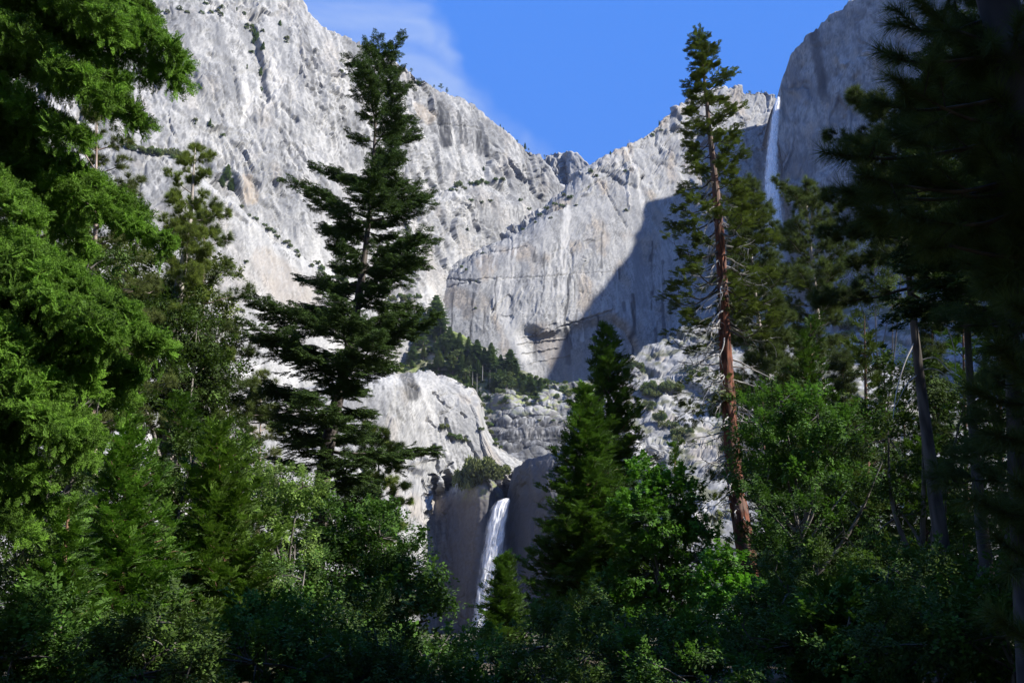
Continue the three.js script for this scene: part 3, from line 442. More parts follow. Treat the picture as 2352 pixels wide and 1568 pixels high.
// ---------------------------------------------------------------- conifers
// spine: [px, py] places of the trunk from base to tip at distance d; profile(t) half-width in metres, t from crown foot 0 to tip 1
function conifer(name, label, { d, base, spine, tip, radius = 0.5, foot = 0.1, profile, limbs = 70, kinds, mat, size = 1, step = 0.5, droop = 0.3, rise = 0.1, bark = BARK.fir, seed = 1, tint = 1, gap = 0.1, group, category = 'tree', seg = 10, side = 0.42, tufts = false, clump = 0, ragged = 0.35, warm = 0, dens = 2.4, lift = 0, bare = 0.12 }) {
  const r = rng(seed * 131 + 7), b = groundAt(base, d), pts = [V(0, 0, 0)];
  for (const [px, py] of spine || []) pts.push(at(px, py, d).sub(b));
  const top = at(tip[0], tip[1], d).sub(b); pts.push(top);
  const c = new THREE.CatmullRomCurve3(pts), n = 40, o = thing(name, b, label, category, group);
  part('trunk', paint(tube(c.getPoints(n), taper(n, radius, 0.03, 0.9), seg), bark), barkMat, o);
  const crown = new Crown(kinds, mat, seed), wood = [];
  let az = r() * 6.28;
  for (let i = 0; i < limbs; i++) {
    const u = (i + r() * 0.9) / limbs, t = 1 - Math.pow(1 - u, 0.9), h = foot + (1 - foot) * t; az += 2.39996 + (r() - 0.5) * 0.9;
    if (r() < gap) continue;
    const p0 = c.getPointAt(clamp(h, 0, 0.995)), L = Math.max(0.25, profile(t, project(p0.clone().add(b))[1]) * (1 - ragged + 2 * ragged * r() * (0.75 + 0.25 * r()))), out = V(Math.cos(az), 0, Math.sin(az));
    const lim = [], m = 6; for (let k = 0; k <= m; k++) { const s = k / m; lim.push(p0.clone().addScaledVector(out, L * s).add(V(0, L * (rise * s - droop * s * (1 - t * 0.7) * (1.2 - 0.6 * s) + 0.55 * t * t * s), 0)).add(rnd3(r).multiplyScalar(0.05 * L * s))); }
    if (L > 0.6) wood.push(tube(lim, taper(m, Math.min(radius * 0.22, 0.02 + L * 0.016), 0.008), 5));
    const lc = new THREE.CatmullRomCurve3(lim), cnt = Math.max(3, Math.round(L / step * (tufts ? Math.sqrt(dens) : dens)));
    for (let k = 0; k < cnt; k++) {
      const s = (k + r()) / cnt; if (s < bare && L > 1.5) continue;
      const p = lc.getPoint(s), tan = lc.getTangent(s), lat = V(-out.z, 0, out.x), fork = side * L * (1 - s) * (0.6 + 0.7 * r()) + size * 0.35;
      if (tufts) {
        for (const sgn of [-1, 1, 0]) {
          const dir = tan.clone().multiplyScalar(0.8).addScaledVector(lat, sgn * (0.5 + 0.6 * r())).add(V(0, 0.25 + 0.35 * r(), 0)).normalize(), q = p.clone().addScaledVector(dir, sgn ? fork * (0.5 + 0.7 * r()) : 0.1);
          if (sgn && fork > 0.5) wood.push(tube([p, p.clone().lerp(q, 0.5).add(V(0, -0.06, 0)), q], [0.022, 0.016, 0.01], 4));
          for (let z = 0; z < 3 + clump * 2; z++) crown.add(q.clone().add(rnd3(r).multiplyScalar(size * 0.5)), dir.clone().add(rnd3(r).multiplyScalar(0.6)), size, tint * (0.8 + 0.4 * r()), null, warm);
        }
      } else for (const sgn of [-1, 1]) {
        const dir = tan.clone().multiplyScalar(0.75).addScaledVector(lat, sgn * (0.35 + 0.8 * r())).add(V(0, -0.15 * droop + 0.2 * (r() - 0.4) + lift * r(), 0)).normalize(), steps = Math.max(1, Math.round(fork / (size * 0.75)));
        for (let z = 0; z < steps; z++) crown.add(p.clone().addScaledVector(dir, z * size * 0.7).add(V((r() - 0.5) * 0.5 * size, (r() - 0.6) * 0.55 * size, (r() - 0.5) * 0.5 * size)), dir.clone().add(rnd3(r).multiplyScalar(0.35)), size, tint * (0.85 + 0.3 * r()), null, warm);
      }
    }
    crown.add(lim[m], lim[m].clone().sub(lim[m - 1]), size, tint, null, warm);
  }
  for (let k = 0; k < 5; k++) crown.add(c.getPointAt(0.965 + k * 0.008), V(r() - 0.5, 0.9, r() - 0.5), size * 0.7, tint, V(1, 0, 0), warm);
  if (wood.length) part('limbs', paint(mergeGeometries(wood), bark), barkMat, o, true);
  crown.build(o); spraysInAll += crown.count;
  return o;
}
// ---------------------------------------------------------------- broadleaved trees: lobes = [px, py, half-width, half-height] of the clumps that make the crown
function broadleaf(name, label, { d, base, lobes, kinds, mat, size = 0.8, dens = 1, bark = BARK.oak, seed = 1, tint = 1, radius = 0.25, group, category = 'tree', warm = 0, hang = 0, deep = 0.8 }) {
  const r = rng(seed * 977 + 3), b = groundAt(base, d), o = thing(name, b, label, category, group), crown = new Crown(kinds, mat, seed + 50), wood = [], m = d / FOCAL;
  let fx = 0, fy = 0; for (const [px, py] of lobes) { const q = at(px, py, d).sub(b); fx += q.x; fy += q.y; } fx /= lobes.length; fy /= lobes.length;
  const fork = V(fx * 0.6, Math.max(0.6, fy * 0.5), 0), n = 14;
  part('trunk', paint(tube(curve([V(0, 0, 0), V(fx * 0.2 + 0.2 * (r() - 0.5), fork.y * 0.5, 0.2 * (r() - 0.5)), fork], n), taper(n, radius, radius * 0.7), 9), bark), barkMat, o);
  lobes.forEach(([px, py, w, h], li) => {
    const dz = (li % 3 - 1) * w * m * 0.5, cen = at(px, py, d).sub(b); cen.z += dz;
    const W = w * m * 1.02, H = h * m * 1.02, D = Math.max(W, H) * deep, arm = curve([fork, fork.clone().lerp(cen, 0.5).add(V((r() - 0.5) * W, 0.12 * H, (r() - 0.5) * D)), cen.clone().add(V(0, H * 0.3, 0))], 9);
    wood.push(tube(arm, taper(9, radius * 0.55, 0.02), 6));
    const area = Math.pow(W * H * D, 0.667), cnt = Math.min(5000, Math.round(80 * dens * area / (size * size)));
    // small knots of leaves on twigs, so that the crown breaks into clumps with gaps
    const knots = Math.max(6, Math.round(cnt / 11));
    for (let k = 0; k < knots; k++) {
      const e = rnd3(r), rad = 0.45 + 0.6 * Math.pow(r(), 0.6) + 0.18 * noise(e.x * 2 + seed, e.y * 2, e.z * 2), q = cen.clone().add(V(e.x * W * rad, e.y * H * rad, e.z * D * rad));
      if (noise(e.x * 2.2 + seed * 3.7 + li, e.y * 2.2, e.z * 2.2) < -0.16) continue;
      if (r() < 0.35) wood.push(tube([cen.clone().lerp(q, 0.15), cen.clone().lerp(q, 0.6).add(V(0, 0.05 * H, 0)), q], [0.03 + radius * 0.08, 0.02, 0.008], 4));
      const kt = tint * (0.8 + 0.45 * r()), ks = size * (0.7 + 0.5 * r());
      for (let z = 0; z < 11; z++) { const f = e.clone().add(rnd3(r).multiplyScalar(0.9)); f.y -= hang; crown.add(q.clone().add(V((r() - 0.5) * ks * 1.7, (r() - 0.5) * ks * 0.9, (r() - 0.5) * ks * 1.7)), f, ks, kt, null, warm); }
    }
  });
  part('limbs', paint(mergeGeometries(wood), bark), barkMat, o, true);
  crown.build(o); spraysInAll += crown.count;
  return o;
}
const M = {
  firBright: leafy(0.12, 0.24, 0.02, 0.4), firDark: leafy(0.052, 0.095, 0.018, 0.25), cedar: leafy(0.085, 0.172, 0.018, 0.35), cedarBright: leafy(0.11, 0.23, 0.02, 0.4), pine: leafy(0.085, 0.12, 0.028, 0.25), olive: leafy(0.14, 0.19, 0.028, 0.35),  // firDark: needles darkened to stand in for shade on the tall fir
  oak: leafy(0.062, 0.112, 0.015, 0.3), maple: leafy(0.095, 0.24, 0.016, 0.42), pale: leafy(0.15, 0.235, 0.045, 0.4), alder: leafy(0.066, 0.148, 0.016, 0.35), cedarRed: leafy(0.095, 0.14, 0.025, 0.3),
};
// the near Douglas-fir whose limbs reach in from the left edge
{
  const d = 17, b = groundAt(-640, d), o = thing('fir_tree', b, 'bright green drooping fir boughs reaching in from the left edge', 'tree'), r = rng(901), crown = new Crown(FIRNEAR, M.firBright, 902);
  part('trunk', paint(tube(curve([V(0, 0, 0), V(0.3, 12, 0.2), V(0.2, 24, 0), V(0.4, 34, 0)], 40), taper(40, 0.55, 0.1), 12), BARK.fir), barkMat, o);
  // tips of the boughs: [px, py, metres nearer or farther, fullness]
  const tips = [[330, 15, 1, 1], [395, 110, 0, 1.1], [400, 165, 0.5, 0.8], [250, 40, -1.5, 1.1], [150, 20, 1, 1.1], [60, 60, -1, 1], [300, 255, 0.5, 1], [210, 200, -1, 1.1], [120, 160, 2, 1], [260, 175, 2, 0.9], [170, 300, -0.5, 1], [60, 260, 1, 1], [120, 395, 1, 1], [50, 470, -1, 1], [170, 480, 2, 0.9], [300, 470, 1.5, 0.9], [370, 545, 1.5, 0.8], [90, 590, -1, 1], [30, 640, 1, 1], [190, 560, 3, 0.8], [250, 690, 0, 1], [345, 770, 0.5, 1.2], [230, 745, -1, 1.3], [120, 730, 0.5, 1.2], [40, 780, -1, 1.2], [290, 840, 1.5, 1], [180, 850, 0, 1.2], [90, 870, -1, 1.2], [280, 900, 2, 0.7], [40, 960, 1, 1.1], [190, 985, 0, 1.1], [120, 960, -1, 1.1], [180, 1045, 1, 0.8], [60, 1075, -0.5, 1], [10, 1020, 1, 1], [30, 1190, 0, 0.9], [100, 1150, 1.5, 0.7], [-30, 1120, 0, 1]];
  for (const [px, py, dd, full] of tips) {
    const tip = at(px, py + 14, d + dd).sub(b), root = V(0.2, tip.y + 0.6 + 1.4 * r(), 0), L = tip.distanceTo(root), mid = root.clone().lerp(tip, 0.55).add(V(0, 0.14 * L, (r() - 0.5) * 0.8)), lc = new THREE.CatmullRomCurve3([root, root.clone().lerp(mid, 0.5).add(V(0, 0.08 * L, 0)), mid, tip]);
    part('bough', paint(tube(lc.getPoints(14), taper(14, 0.07, 0.012), 6), BARK.fir), barkMat, o);
    const out = tip.clone().sub(root).setY(0).normalize(), lat = V(-out.z, 0, out.x), cnt = Math.round(L / 0.15 * full), twigs = [];
    for (let k = 0; k < cnt; k++) {
      const s = 0.2 + 0.82 * (k + r()) / cnt, p = lc.getPoint(Math.min(1, s)), w = (0.25 + 0.95 * Math.sin(Math.PI * clamp(s * 0.8 + 0.12))) * full * 0.95;
      for (const sgn of [-1, 1, 0]) {
        const dir = out.clone().multiplyScalar(0.55).addScaledVector(lat, sgn * (0.3 + 0.9 * r())).add(V(0, 0.15 - 0.5 * r(), 0)).normalize(), far = sgn ? w * (0.25 + 0.75 * r()) : 0.1, q = p.clone().addScaledVector(dir, far).add(V(0, 0.25 * (r() - 0.5) - 0.15 * far, 0));
        if (sgn && far > 0.3) twigs.push(tube([p, p.clone().lerp(q, 0.5).add(V(0, 0.04, 0)), q], [0.012, 0.009, 0.005], 4));
        // a bunch of twigs spreading up and out from the end, and some that hang
        const bt = 0.7 + 0.6 * r(), bs = 0.24 + 0.1 * r();
        for (let z = 0; z < 13; z++) { const e = rnd3(r); e.y = e.y * 0.7 + 0.2; e.addScaledVector(dir, 0.7).normalize(); crown.add(q.clone().addScaledVector(e, 0.09), e, bs, bt, rnd3(r)); }
        if (r() < 0.45) for (let z = 0; z < 3; z++) crown.add(q.clone().add(V(0.2 * (r() - 0.5), -0.1 - 0.17 * z, 0.2 * (r() - 0.5))), V((r() - 0.5) * 0.5, -1, (r() - 0.5) * 0.5), 0.24, bt, V(1, 0, 0));
      }
    }
    if (twigs.length) part('twigs', paint(mergeGeometries(twigs), BARK.fir), barkMat, o, true);
  }
  crown.build(o); spraysInAll += crown.count;
}
const cone = (w, p = 0.8, base = 1) => (t) => w * Math.pow(1 - t, p) * base;
// left side
conifer('pine_tree', 'olive green long-needled pine behind the bright fir boughs', { d: 38, base: 215, spine: [[212, 900]], tip: [222, 262], radius: 0.4, foot: 0.35, profile: (t) => 3.6 * Math.pow(1 - t, 0.55) + 0.3, limbs: 58, kinds: TUFT, mat: M.pine, size: 0.5, step: 0.75, droop: 0.2, rise: 0.35, bark: BARK.pine, seed: 2, tufts: true, tint: 1.1, warm: 0.1 });
conifer('pine_tree', 'thin pine with bare pinkish trunk and yellow-green clumps against the left cliff', { d: 46, base: 380, spine: [[405, 700], [432, 540]], tip: [448, 338], radius: 0.5, foot: 0.52, profile: (t) => 2.2 * Math.pow(1 - t, 0.5) + 0.35, limbs: 56, ragged: 0.5, kinds: TUFT, mat: M.olive, size: 0.46, step: 0.66, droop: 0.25, rise: 0.35, bark: BARK.pale, seed: 3, tufts: true, clump: 1, tint: 1, gap: 0.15 });
conifer('pine_tree', 'pine with one long tufted branch reaching right below the pale trunk', { d: 49, base: 455, tip: [470, 470], radius: 0.35, foot: 0.4, profile: (t) => 3.4 * Math.pow(1 - t, 0.6) + 0.2, limbs: 34, kinds: TUFT, mat: M.pine, size: 0.6, step: 0.9, droop: 0.1, rise: 0.25, bark: BARK.pine, seed: 4, tufts: true, tint: 1.15 });
broadleaf('oak_tree', 'yellowish green oak with sunlit right edge against the pale slab', { d: 51, base: 470, lobes: [[480, 640, 50, 55], [440, 700, 60, 60], [505, 760, 40, 60], [470, 840, 70, 70], [510, 920, 50, 60], [430, 940, 70, 60], [380, 620, 50, 50], [330, 700, 60, 60]], kinds: OAK, mat: M.olive, size: 0.8, dens: 0.7, seed: 5, tint: 0.9 });
broadleaf('oak_tree', 'dense dark green live oak in front of the pale pine trunk', { d: 44, base: 410, lobes: [[400, 690, 70, 45], [450, 760, 75, 55], [330, 760, 70, 60], [470, 850, 70, 60], [390, 880, 90, 60], [300, 860, 60, 70], [440, 950, 80, 55], [330, 950, 70, 50]], kinds: OAK, mat: M.oak, size: 0.75, dens: 0.9, seed: 6, tint: 0.85, radius: 0.35 });
broadleaf('oak_tree', 'shaded leafy tree showing between the fir boughs at the left edge', { d: 30, base: 120, lobes: [[60, 640, 100, 80], [200, 620, 90, 70], [130, 800, 140, 110], [60, 1000, 140, 120], [230, 900, 80, 90], [140, 1180, 150, 120], [20, 1320, 140, 130]], kinds: OAK, mat: M.oak, size: 0.6, dens: 0.55, seed: 7, tint: 1 });
conifer('cedar_tree', 'bright green young cedar with pointed tip at lower left', { d: 24, base: 285, tip: [296, 962], radius: 0.16, foot: 0.02, profile: cone(2.15, 0.75), limbs: 120, kinds: CEDAR, lift: 0.5, mat: M.cedarBright, size: 0.42, step: 0.26, droop: 0.12, rise: 0.3, bark: BARK.rust, seed: 8, tint: 1.05, gap: 0.05 });
conifer('cedar_tree', 'tall bushy cedar with sunlit right flank left of the pale-leaved tree', { d: 27, base: 530, tip: [500, 985], radius: 0.18, foot: 0.02, profile: cone(2.3, 0.6), limbs: 140, kinds: CEDAR, lift: 0.5, mat: M.cedar, size: 0.45, step: 0.27, droop: 0.15, rise: 0.3, bark: BARK.rust, seed: 9, tint: 1.25, gap: 0.05, warm: 0.12 });
conifer('cedar_tree', 'small cedar with feathery sprays at the lower left edge', { d: 19, base: 150, tip: [158, 1155], radius: 0.1, foot: 0.02, profile: cone(1.2, 0.7), limbs: 70, kinds: CEDAR, lift: 0.5, mat: M.cedarBright, size: 0.36, step: 0.22, droop: 0.1, rise: 0.3, bark: BARK.rust, seed: 10, tint: 0.9 });
broadleaf('dogwood_tree', 'slender tree with pale green leaves below the dark fir', { d: 33, base: 690, lobes: [[640, 1085, 45, 40], [660, 1160, 55, 45], [620, 1210, 45, 50], [670, 1260, 45, 40], [640, 1330, 55, 45], [700, 1120, 40, 40], [610, 1110, 40, 40]], kinds: DOGWOOD, mat: M.pale, size: 0.5, dens: 0.7, seed: 11, tint: 1.15, radius: 0.14 });
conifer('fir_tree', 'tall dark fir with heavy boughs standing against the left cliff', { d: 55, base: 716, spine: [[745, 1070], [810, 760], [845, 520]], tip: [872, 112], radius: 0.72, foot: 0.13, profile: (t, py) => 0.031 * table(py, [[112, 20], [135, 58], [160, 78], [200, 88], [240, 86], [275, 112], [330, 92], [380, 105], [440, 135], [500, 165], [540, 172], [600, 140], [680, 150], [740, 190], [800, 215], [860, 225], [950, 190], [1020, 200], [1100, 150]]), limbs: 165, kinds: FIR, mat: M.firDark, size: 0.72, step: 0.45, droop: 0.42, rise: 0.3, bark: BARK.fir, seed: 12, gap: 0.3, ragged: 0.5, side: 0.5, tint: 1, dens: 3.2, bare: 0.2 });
conifer('pine_tree', 'olive pine glowing behind the foot of the dark fir', { d: 68, base: 860, tip: [872, 985], radius: 0.3, foot: 0.1, profile: (t) => 3.2 * Math.pow(1 - t, 0.5) + 0.3, limbs: 46, kinds: TUFT, mat: M.olive, size: 0.6, step: 0.7, droop: 0.1, rise: 0.3, bark: BARK.pine, seed: 13, tufts: true, clump: 1, tint: 1.1 });
conifer('pine_tree', 'hazy olive pine between the live oak and the dark fir', { d: 75, base: 590, tip: [600, 862], radius: 0.3, foot: 0.1, profile: (t) => 3 * Math.pow(1 - t, 0.5) + 0.3, limbs: 40, kinds: TUFT, mat: M.pine, size: 0.7, step: 0.8, droop: 0.1, rise: 0.3, bark: BARK.pine, seed: 14, tufts: true, tint: 1.25, warm: 0.15 });
broadleaf('alder_tree', 'broad dark green tree with spreading crown left of the lower fall', { d: 36, base: 850, lobes: [[760, 1210, 80, 60], [870, 1235, 90, 60], [930, 1290, 60, 50], [975, 1350, 40, 45], [800, 1320, 120, 70], [890, 1390, 100, 70], [985, 1440, 50, 50], [760, 1430, 120, 80], [870, 1500, 120, 70], [990, 1540, 60, 45]], kinds: DOGWOOD, mat: M.alder, size: 0.62, dens: 0.85, seed: 15, tint: 0.85, radius: 0.3 });
broadleaf('alder_tree', 'low dark leafy tree filling the bottom left of centre', { d: 26, base: 690, lobes: [[690, 1330, 60, 60], [720, 1440, 90, 70], [660, 1520, 60, 60], [800, 1530, 110, 60], [930, 1565, 90, 45]], kinds: DOGWOOD, mat: M.alder, size: 0.5, dens: 0.75, seed: 16, tint: 0.75, radius: 0.18 });
broadleaf('alder_tree', 'shadowed undergrowth tree behind the young cedars at bottom left', { d: 34, base: 340, lobes: [[420, 1060, 90, 70], [560, 1080, 60, 60], [360, 1180, 120, 80], [200, 1300, 120, 100], [420, 1320, 120, 100], [560, 1250, 90, 100], [90, 1450, 140, 100], [320, 1480, 140, 90], [520, 1480, 110, 90]], kinds: OAK, mat: M.oak, size: 0.65, dens: 0.6, seed: 17, tint: 0.8, radius: 0.25 });
conifer('pine_tree', 'olive pine at the far left edge behind the fir boughs', { d: 44, base: 60, tip: [96, 330], radius: 0.4, foot: 0.25, profile: (t) => 3.8 * Math.pow(1 - t, 0.5) + 0.3, limbs: 70, kinds: TUFT, mat: M.pine, size: 0.55, step: 0.75, droop: 0.2, rise: 0.3, bark: BARK.pine, seed: 71, tufts: true, warm: 0.1 });
broadleaf('oak_tree', 'tall olive oak between the far-left pine and the pale-trunked pine', { d: 52, base: 260, lobes: [[290, 560, 60, 60], [220, 520, 60, 60], [330, 640, 70, 60], [240, 660, 90, 80], [150, 620, 80, 80], [300, 760, 90, 80], [180, 780, 90, 90], [90, 720, 90, 90], [260, 900, 100, 90], [100, 900, 100, 90]], kinds: OAK, mat: M.olive, size: 0.9, dens: 0.6, seed: 72, tint: 0.8, radius: 0.35 });
conifer('cedar_tree', 'full green cedar beside the dark live oak at left', { d: 36, base: 395, tip: [420, 905], radius: 0.2, foot: 0.05, profile: cone(2.6, 0.7), limbs: 110, kinds: CEDAR, lift: 0.5, mat: M.cedar, size: 0.55, step: 0.36, droop: 0.12, rise: 0.3, bark: BARK.rust, seed: 73, tint: 1 });
broadleaf('oak_tree', 'shadowed oak low at the left edge behind the feathery cedar', { d: 46, base: 60, lobes: [[30, 1050, 110, 90], [150, 1090, 110, 80], [260, 1120, 100, 80], [20, 1220, 120, 100], [150, 1260, 120, 100], [290, 1280, 110, 90], [40, 1390, 130, 90], [200, 1410, 130, 80]], kinds: OAK, mat: M.oak, size: 0.9, dens: 0.5, seed: 75, radius: 0.3 });
// centre
conifer('cedar_tree', 'small pointed cedar rising in front of the lower waterfall', { d: 42, base: 1150, tip: [1158, 1283], radius: 0.14, foot: 0.02, profile: (t) => 1.3 * Math.pow(1 - t, 0.8) + 0.1, limbs: 96, kinds: CEDAR, lift: 0.5, mat: M.cedar, size: 0.5, step: 0.33, droop: 0.05, rise: 0.3, bark: BARK.grey, seed: 18, tint: 0.95 });
conifer('cedar_tree', 'dark slim cedar spire in front of the arched alcove', { d: 60, base: 1412, tip: [1393, 756], radius: 0.4, foot: 0.05, profile: (t, py) => 0.033 * table(py, [[756, 6], [800, 26], [860, 42], [920, 56], [1000, 76], [1100, 96], [1250, 120], [1500, 140]]), limbs: 230, kinds: CEDAR, lift: 0.5, mat: M.cedar, size: 0.72, step: 0.45, droop: 0.15, rise: 0.3, bark: BARK.rust, seed: 19, tint: 0.8, gap: 0.1 });
conifer('cedar_tree', 'lighter green cedar just left of the dark spire', { d: 50, base: 1352, tip: [1345, 892], radius: 0.35, foot: 0.03, profile: (t, py) => 0.0275 * table(py, [[892, 5], [950, 26], [1020, 50], [1100, 76], [1200, 100], [1350, 130], [1500, 150]]), limbs: 210, kinds: CEDAR, lift: 0.5, mat: M.cedar, size: 0.66, step: 0.42, droop: 0.18, rise: 0.28, bark: BARK.rust, seed: 20, tint: 0.95, gap: 0.08 });
broadleaf('maple_tree', 'vivid green maple between the cedars and the red trunk', { d: 44, base: 1530, lobes: [[1480, 1110, 50, 50], [1540, 1150, 60, 55], [1470, 1200, 70, 60], [1560, 1240, 70, 60], [1500, 1310, 80, 60], [1600, 1300, 60, 60], [1440, 1380, 70, 60], [1560, 1400, 80, 60], [1480, 1480, 90, 60]], kinds: MAPLE, mat: M.maple, size: 0.6, dens: 0.75, seed: 21, tint: 0.85, radius: 0.2 });
conifer('cedar_tree', 'short cedar tip showing left of the dead branches of the red tree', { d: 66, base: 1552, tip: [1550, 1018], radius: 0.2, foot: 0.05, profile: cone(2.2, 0.8), limbs: 60, kinds: CEDAR, lift: 0.5, mat: M.cedar, size: 0.7, step: 0.5, droop: 0.1, rise: 0.25, bark: BARK.rust, seed: 22, tint: 0.9 });
broadleaf('maple_tree', 'sunlit bright green maple sapling covering the foot of the red trunk', { d: 34, base: 1690, lobes: [[1670, 1290, 40, 38], [1640, 1340, 50, 40], [1720, 1370, 45, 40], [1680, 1410, 60, 45], [1740, 1420, 36, 36], [1630, 1430, 50, 40], [1700, 1480, 60, 45], [1640, 1530, 70, 45], [1720, 1550, 50, 40]], kinds: MAPLE, mat: M.maple, size: 0.48, dens: 0.8, seed: 23, tint: 1.1, radius: 0.1 });
broadleaf('alder_tree', 'shaded shrub mass at the bottom centre below the small cedar', { d: 30, base: 1240, lobes: [[1100, 1530, 60, 50], [1220, 1500, 50, 45], [1330, 1520, 90, 60], [1250, 1560, 90, 40], [1420, 1540, 80, 50], [1540, 1550, 80, 50]], kinds: OAK, mat: M.oak, size: 0.55, dens: 0.8, seed: 24, tint: 0.9, radius: 0.12 });
// the tall red-barked cedar with its grey dead branches
{
  const d = 57, b = groundAt(1748, d), o = thing('cedar_tree', b, 'tall red-barked cedar with bare grey lower branches right of centre', 'tree'), r = rng(611);
  const path = [[1735, 1400], [1722, 1310], [1692, 1130], [1670, 860], [1652, 520], [1626, 260], [1606, 66]].map(([x, y]) => at(x, y, d).sub(b)), c = new THREE.CatmullRomCurve3([V(0.1, -0.2, 0), ...path]);
  const n = 360, rad = Array.from({ length: n + 1 }, (_, i) => table(c.getPointAt(i / n).y, [[0, 0.74], [6, 0.6], [12, 0.52], [22, 0.42], [32, 0.31], [40, 0.18], [46, 0.1], [49, 0.03]]));
  const groove = (a, t, p) => { const x = Math.cos(a) * 2.6, z = Math.sin(a) * 2.6; return 1 + 0.1 * ridged(x * 1.5 + 0.4 * noise(p.y * 0.7, 1, 1), p.y * 0.22, z * 1.5) + 0.05 * ridged(x * 4, p.y * 0.7, z * 4) + 0.03 * noise(x * 6, p.y * 3, z * 6); };
  part('trunk', paint(tube(c.getPoints(n).map((_, i) => c.getPointAt(i / n)), rad, 44, groove), (q, t) => { BARK.red(q, t); MIX(t, [0.2, 0.15, 0.125], 0.5 * smooth(0.05, 0.4, fbm(q.x * 1.6, q.y * 0.7, q.z * 1.6, 3))); MIX(t, [0.15, 0.12, 0.1], smooth(30, 42, q.y) * 0.8); }), barkMat, o);
  const find = (py) => { let lo = 0, hi = 1; const y = at(1650, py, d).y - b.y; for (let k = 0; k < 24; k++) { const m = (lo + hi) / 2; if (c.getPointAt(m).y < y) lo = m; else hi = m; } return lo; };
  const crown = new Crown(CEDAR, M.cedarRed, 612), wood = [];
  // living limbs: foliage in clumps towards upturned ends, dense at the tip, thin below
  let az = 0;
  for (let i = 0; i < 118; i++) {
    const py = lerp(84, 760, Math.pow((i + r()) / 118, 1.05)), u = find(py), p0 = c.getPointAt(Math.min(0.997, u)); az += 2.39996 + 0.7 * (r() - 0.5);
    if (py > 430 && r() < 0.22) continue;
    const reach = table(py, [[84, 0.35], [120, 1.2], [200, 2.0], [300, 2.6], [400, 3.2], [520, 4.0], [640, 4.6], [760, 4.2]]) * (0.55 + 0.65 * r()), out = V(Math.cos(az), 0, Math.sin(az)), sag = 0.1 + 0.3 * smooth(150, 600, py);
    const lim = []; for (let k = 0; k <= 7; k++) { const s = k / 7; lim.push(p0.clone().addScaledVector(out, reach * s).add(V(0, reach * (-sag * Math.sin(s * 2.3) + 0.32 * s * s), 0)).add(rnd3(r).multiplyScalar(0.07 * reach * s))); }
    wood.push(tube(lim, taper(7, 0.03 + reach * 0.014, 0.01), 5));
    const lc = new THREE.CatmullRomCurve3(lim), clumps = 2 + Math.floor(reach * 1.3);
    for (let k = 0; k < clumps; k++) {
      const s = py < 180 ? 0.15 + 0.85 * r() : 0.45 + 0.55 * Math.pow(r(), 0.7), p = lc.getPoint(s), off = rnd3(r).multiplyScalar(0.45 * (1 + 0.3 * reach) * r()); off.y *= 0.6;
      const q = p.clone().add(off), kt = 0.7 + 0.7 * r(); if (off.length() > 0.4) wood.push(tube([p, p.clone().lerp(q, 0.5).add(V(0, -0.08, 0)), q], [0.018, 0.013, 0.008], 4));
      for (let z = 0; z < 11; z++) crown.add(q.clone().add(V(0.7 * (r() - 0.5), 0.45 * (r() - 0.5), 0.7 * (r() - 0.5))), V(out.x * 0.5 + r() - 0.5, 0.35 * (r() - 0.35), out.z * 0.5 + r() - 0.5), 0.5, kt, null, 0.08);
    }
  }
  for (let k = 0; k < 60; k++) crown.add(c.getPointAt(find(70 + 60 * r())).add(rnd3(r).multiplyScalar(0.3 + 0.4 * r())), rnd3(r).add(V(0, 0.5, 0)), 0.45, 0.9 + 0.5 * r());
  // two low living boughs on the left
  for (const [px, py, w] of [[1610, 905, 1.7], [1655, 890, 1.1], [1580, 950, 0.9], [1640, 1165, 0.9], [1700, 690, 0.6], [1668, 700, 0.6]]) { const q = at(px, py, d).sub(b), p0 = c.getPointAt(find(py - 30)); wood.push(tube([p0, p0.clone().lerp(q, 0.5).add(V(0, 0.3, 0.3)), q], [0.07, 0.05, 0.015], 5)); for (let z = 0; z < 90 * w; z++) { const e = rnd3(r); crown.add(q.clone().add(V(e.x * w, e.y * w * 0.75, e.z * w)), e.clone().add(V(0, -0.35, 0)), 0.46, 0.8 + 0.5 * r(), null, 0.1); } }
  part('limbs', paint(mergeGeometries(wood), BARK.grey), barkMat, o, true);
  crown.build(o); spraysInAll += crown.count;
  // dead branches, each a part of its own
  for (let i = 0; i < 120; i++) {
    const py = lerp(380, 1180, Math.pow((i + r()) / 120, 0.9)), u = find(py), p0 = c.getPointAt(u), a = r() < 0.74 ? Math.PI + (r() - 0.5) * 2.6 : (r() - 0.5) * 2.4, L = table(py, [[380, 2.2], [600, 4.3], [800, 4.2], [1000, 3.4], [1180, 1.3]]) * (0.45 + 0.65 * r()), out = V(Math.cos(a), 0, Math.sin(a)), geos = [];
    const lim = [p0]; let dir = out.clone().add(V(0, 0.15 - 0.5 * r(), 0)).normalize(), p = p0.clone(); const m = 9;
    for (let k = 1; k <= m; k++) { dir.add(V(0, -0.2 + 0.075 * k * r(), 0)).add(rnd3(r).multiplyScalar(0.2)).normalize(); p = p.clone().addScaledVector(dir, L / m); lim.push(p); }
    geos.push(tube(lim, taper(m, 0.08, 0.02), 6));
    for (let k = 2; k < m; k++) if (r() < 0.75) { let q = lim[k].clone(), e = lim[k].clone().sub(lim[k - 1]).normalize().add(rnd3(r).multiplyScalar(0.9)).normalize(); const tw = [q]; for (let z = 0; z < 5; z++) { e.add(V(0, -0.2, 0)).add(rnd3(r).multiplyScalar(0.35)).normalize(); q = q.clone().addScaledVector(e, L * 0.07 * (0.5 + r())); tw.push(q); } geos.push(tube(tw, taper(5, 0.03, 0.01), 4)); }
    part('dead_branch', paint(mergeGeometries(geos), BARK.dead), barkMat, o);
  }
}
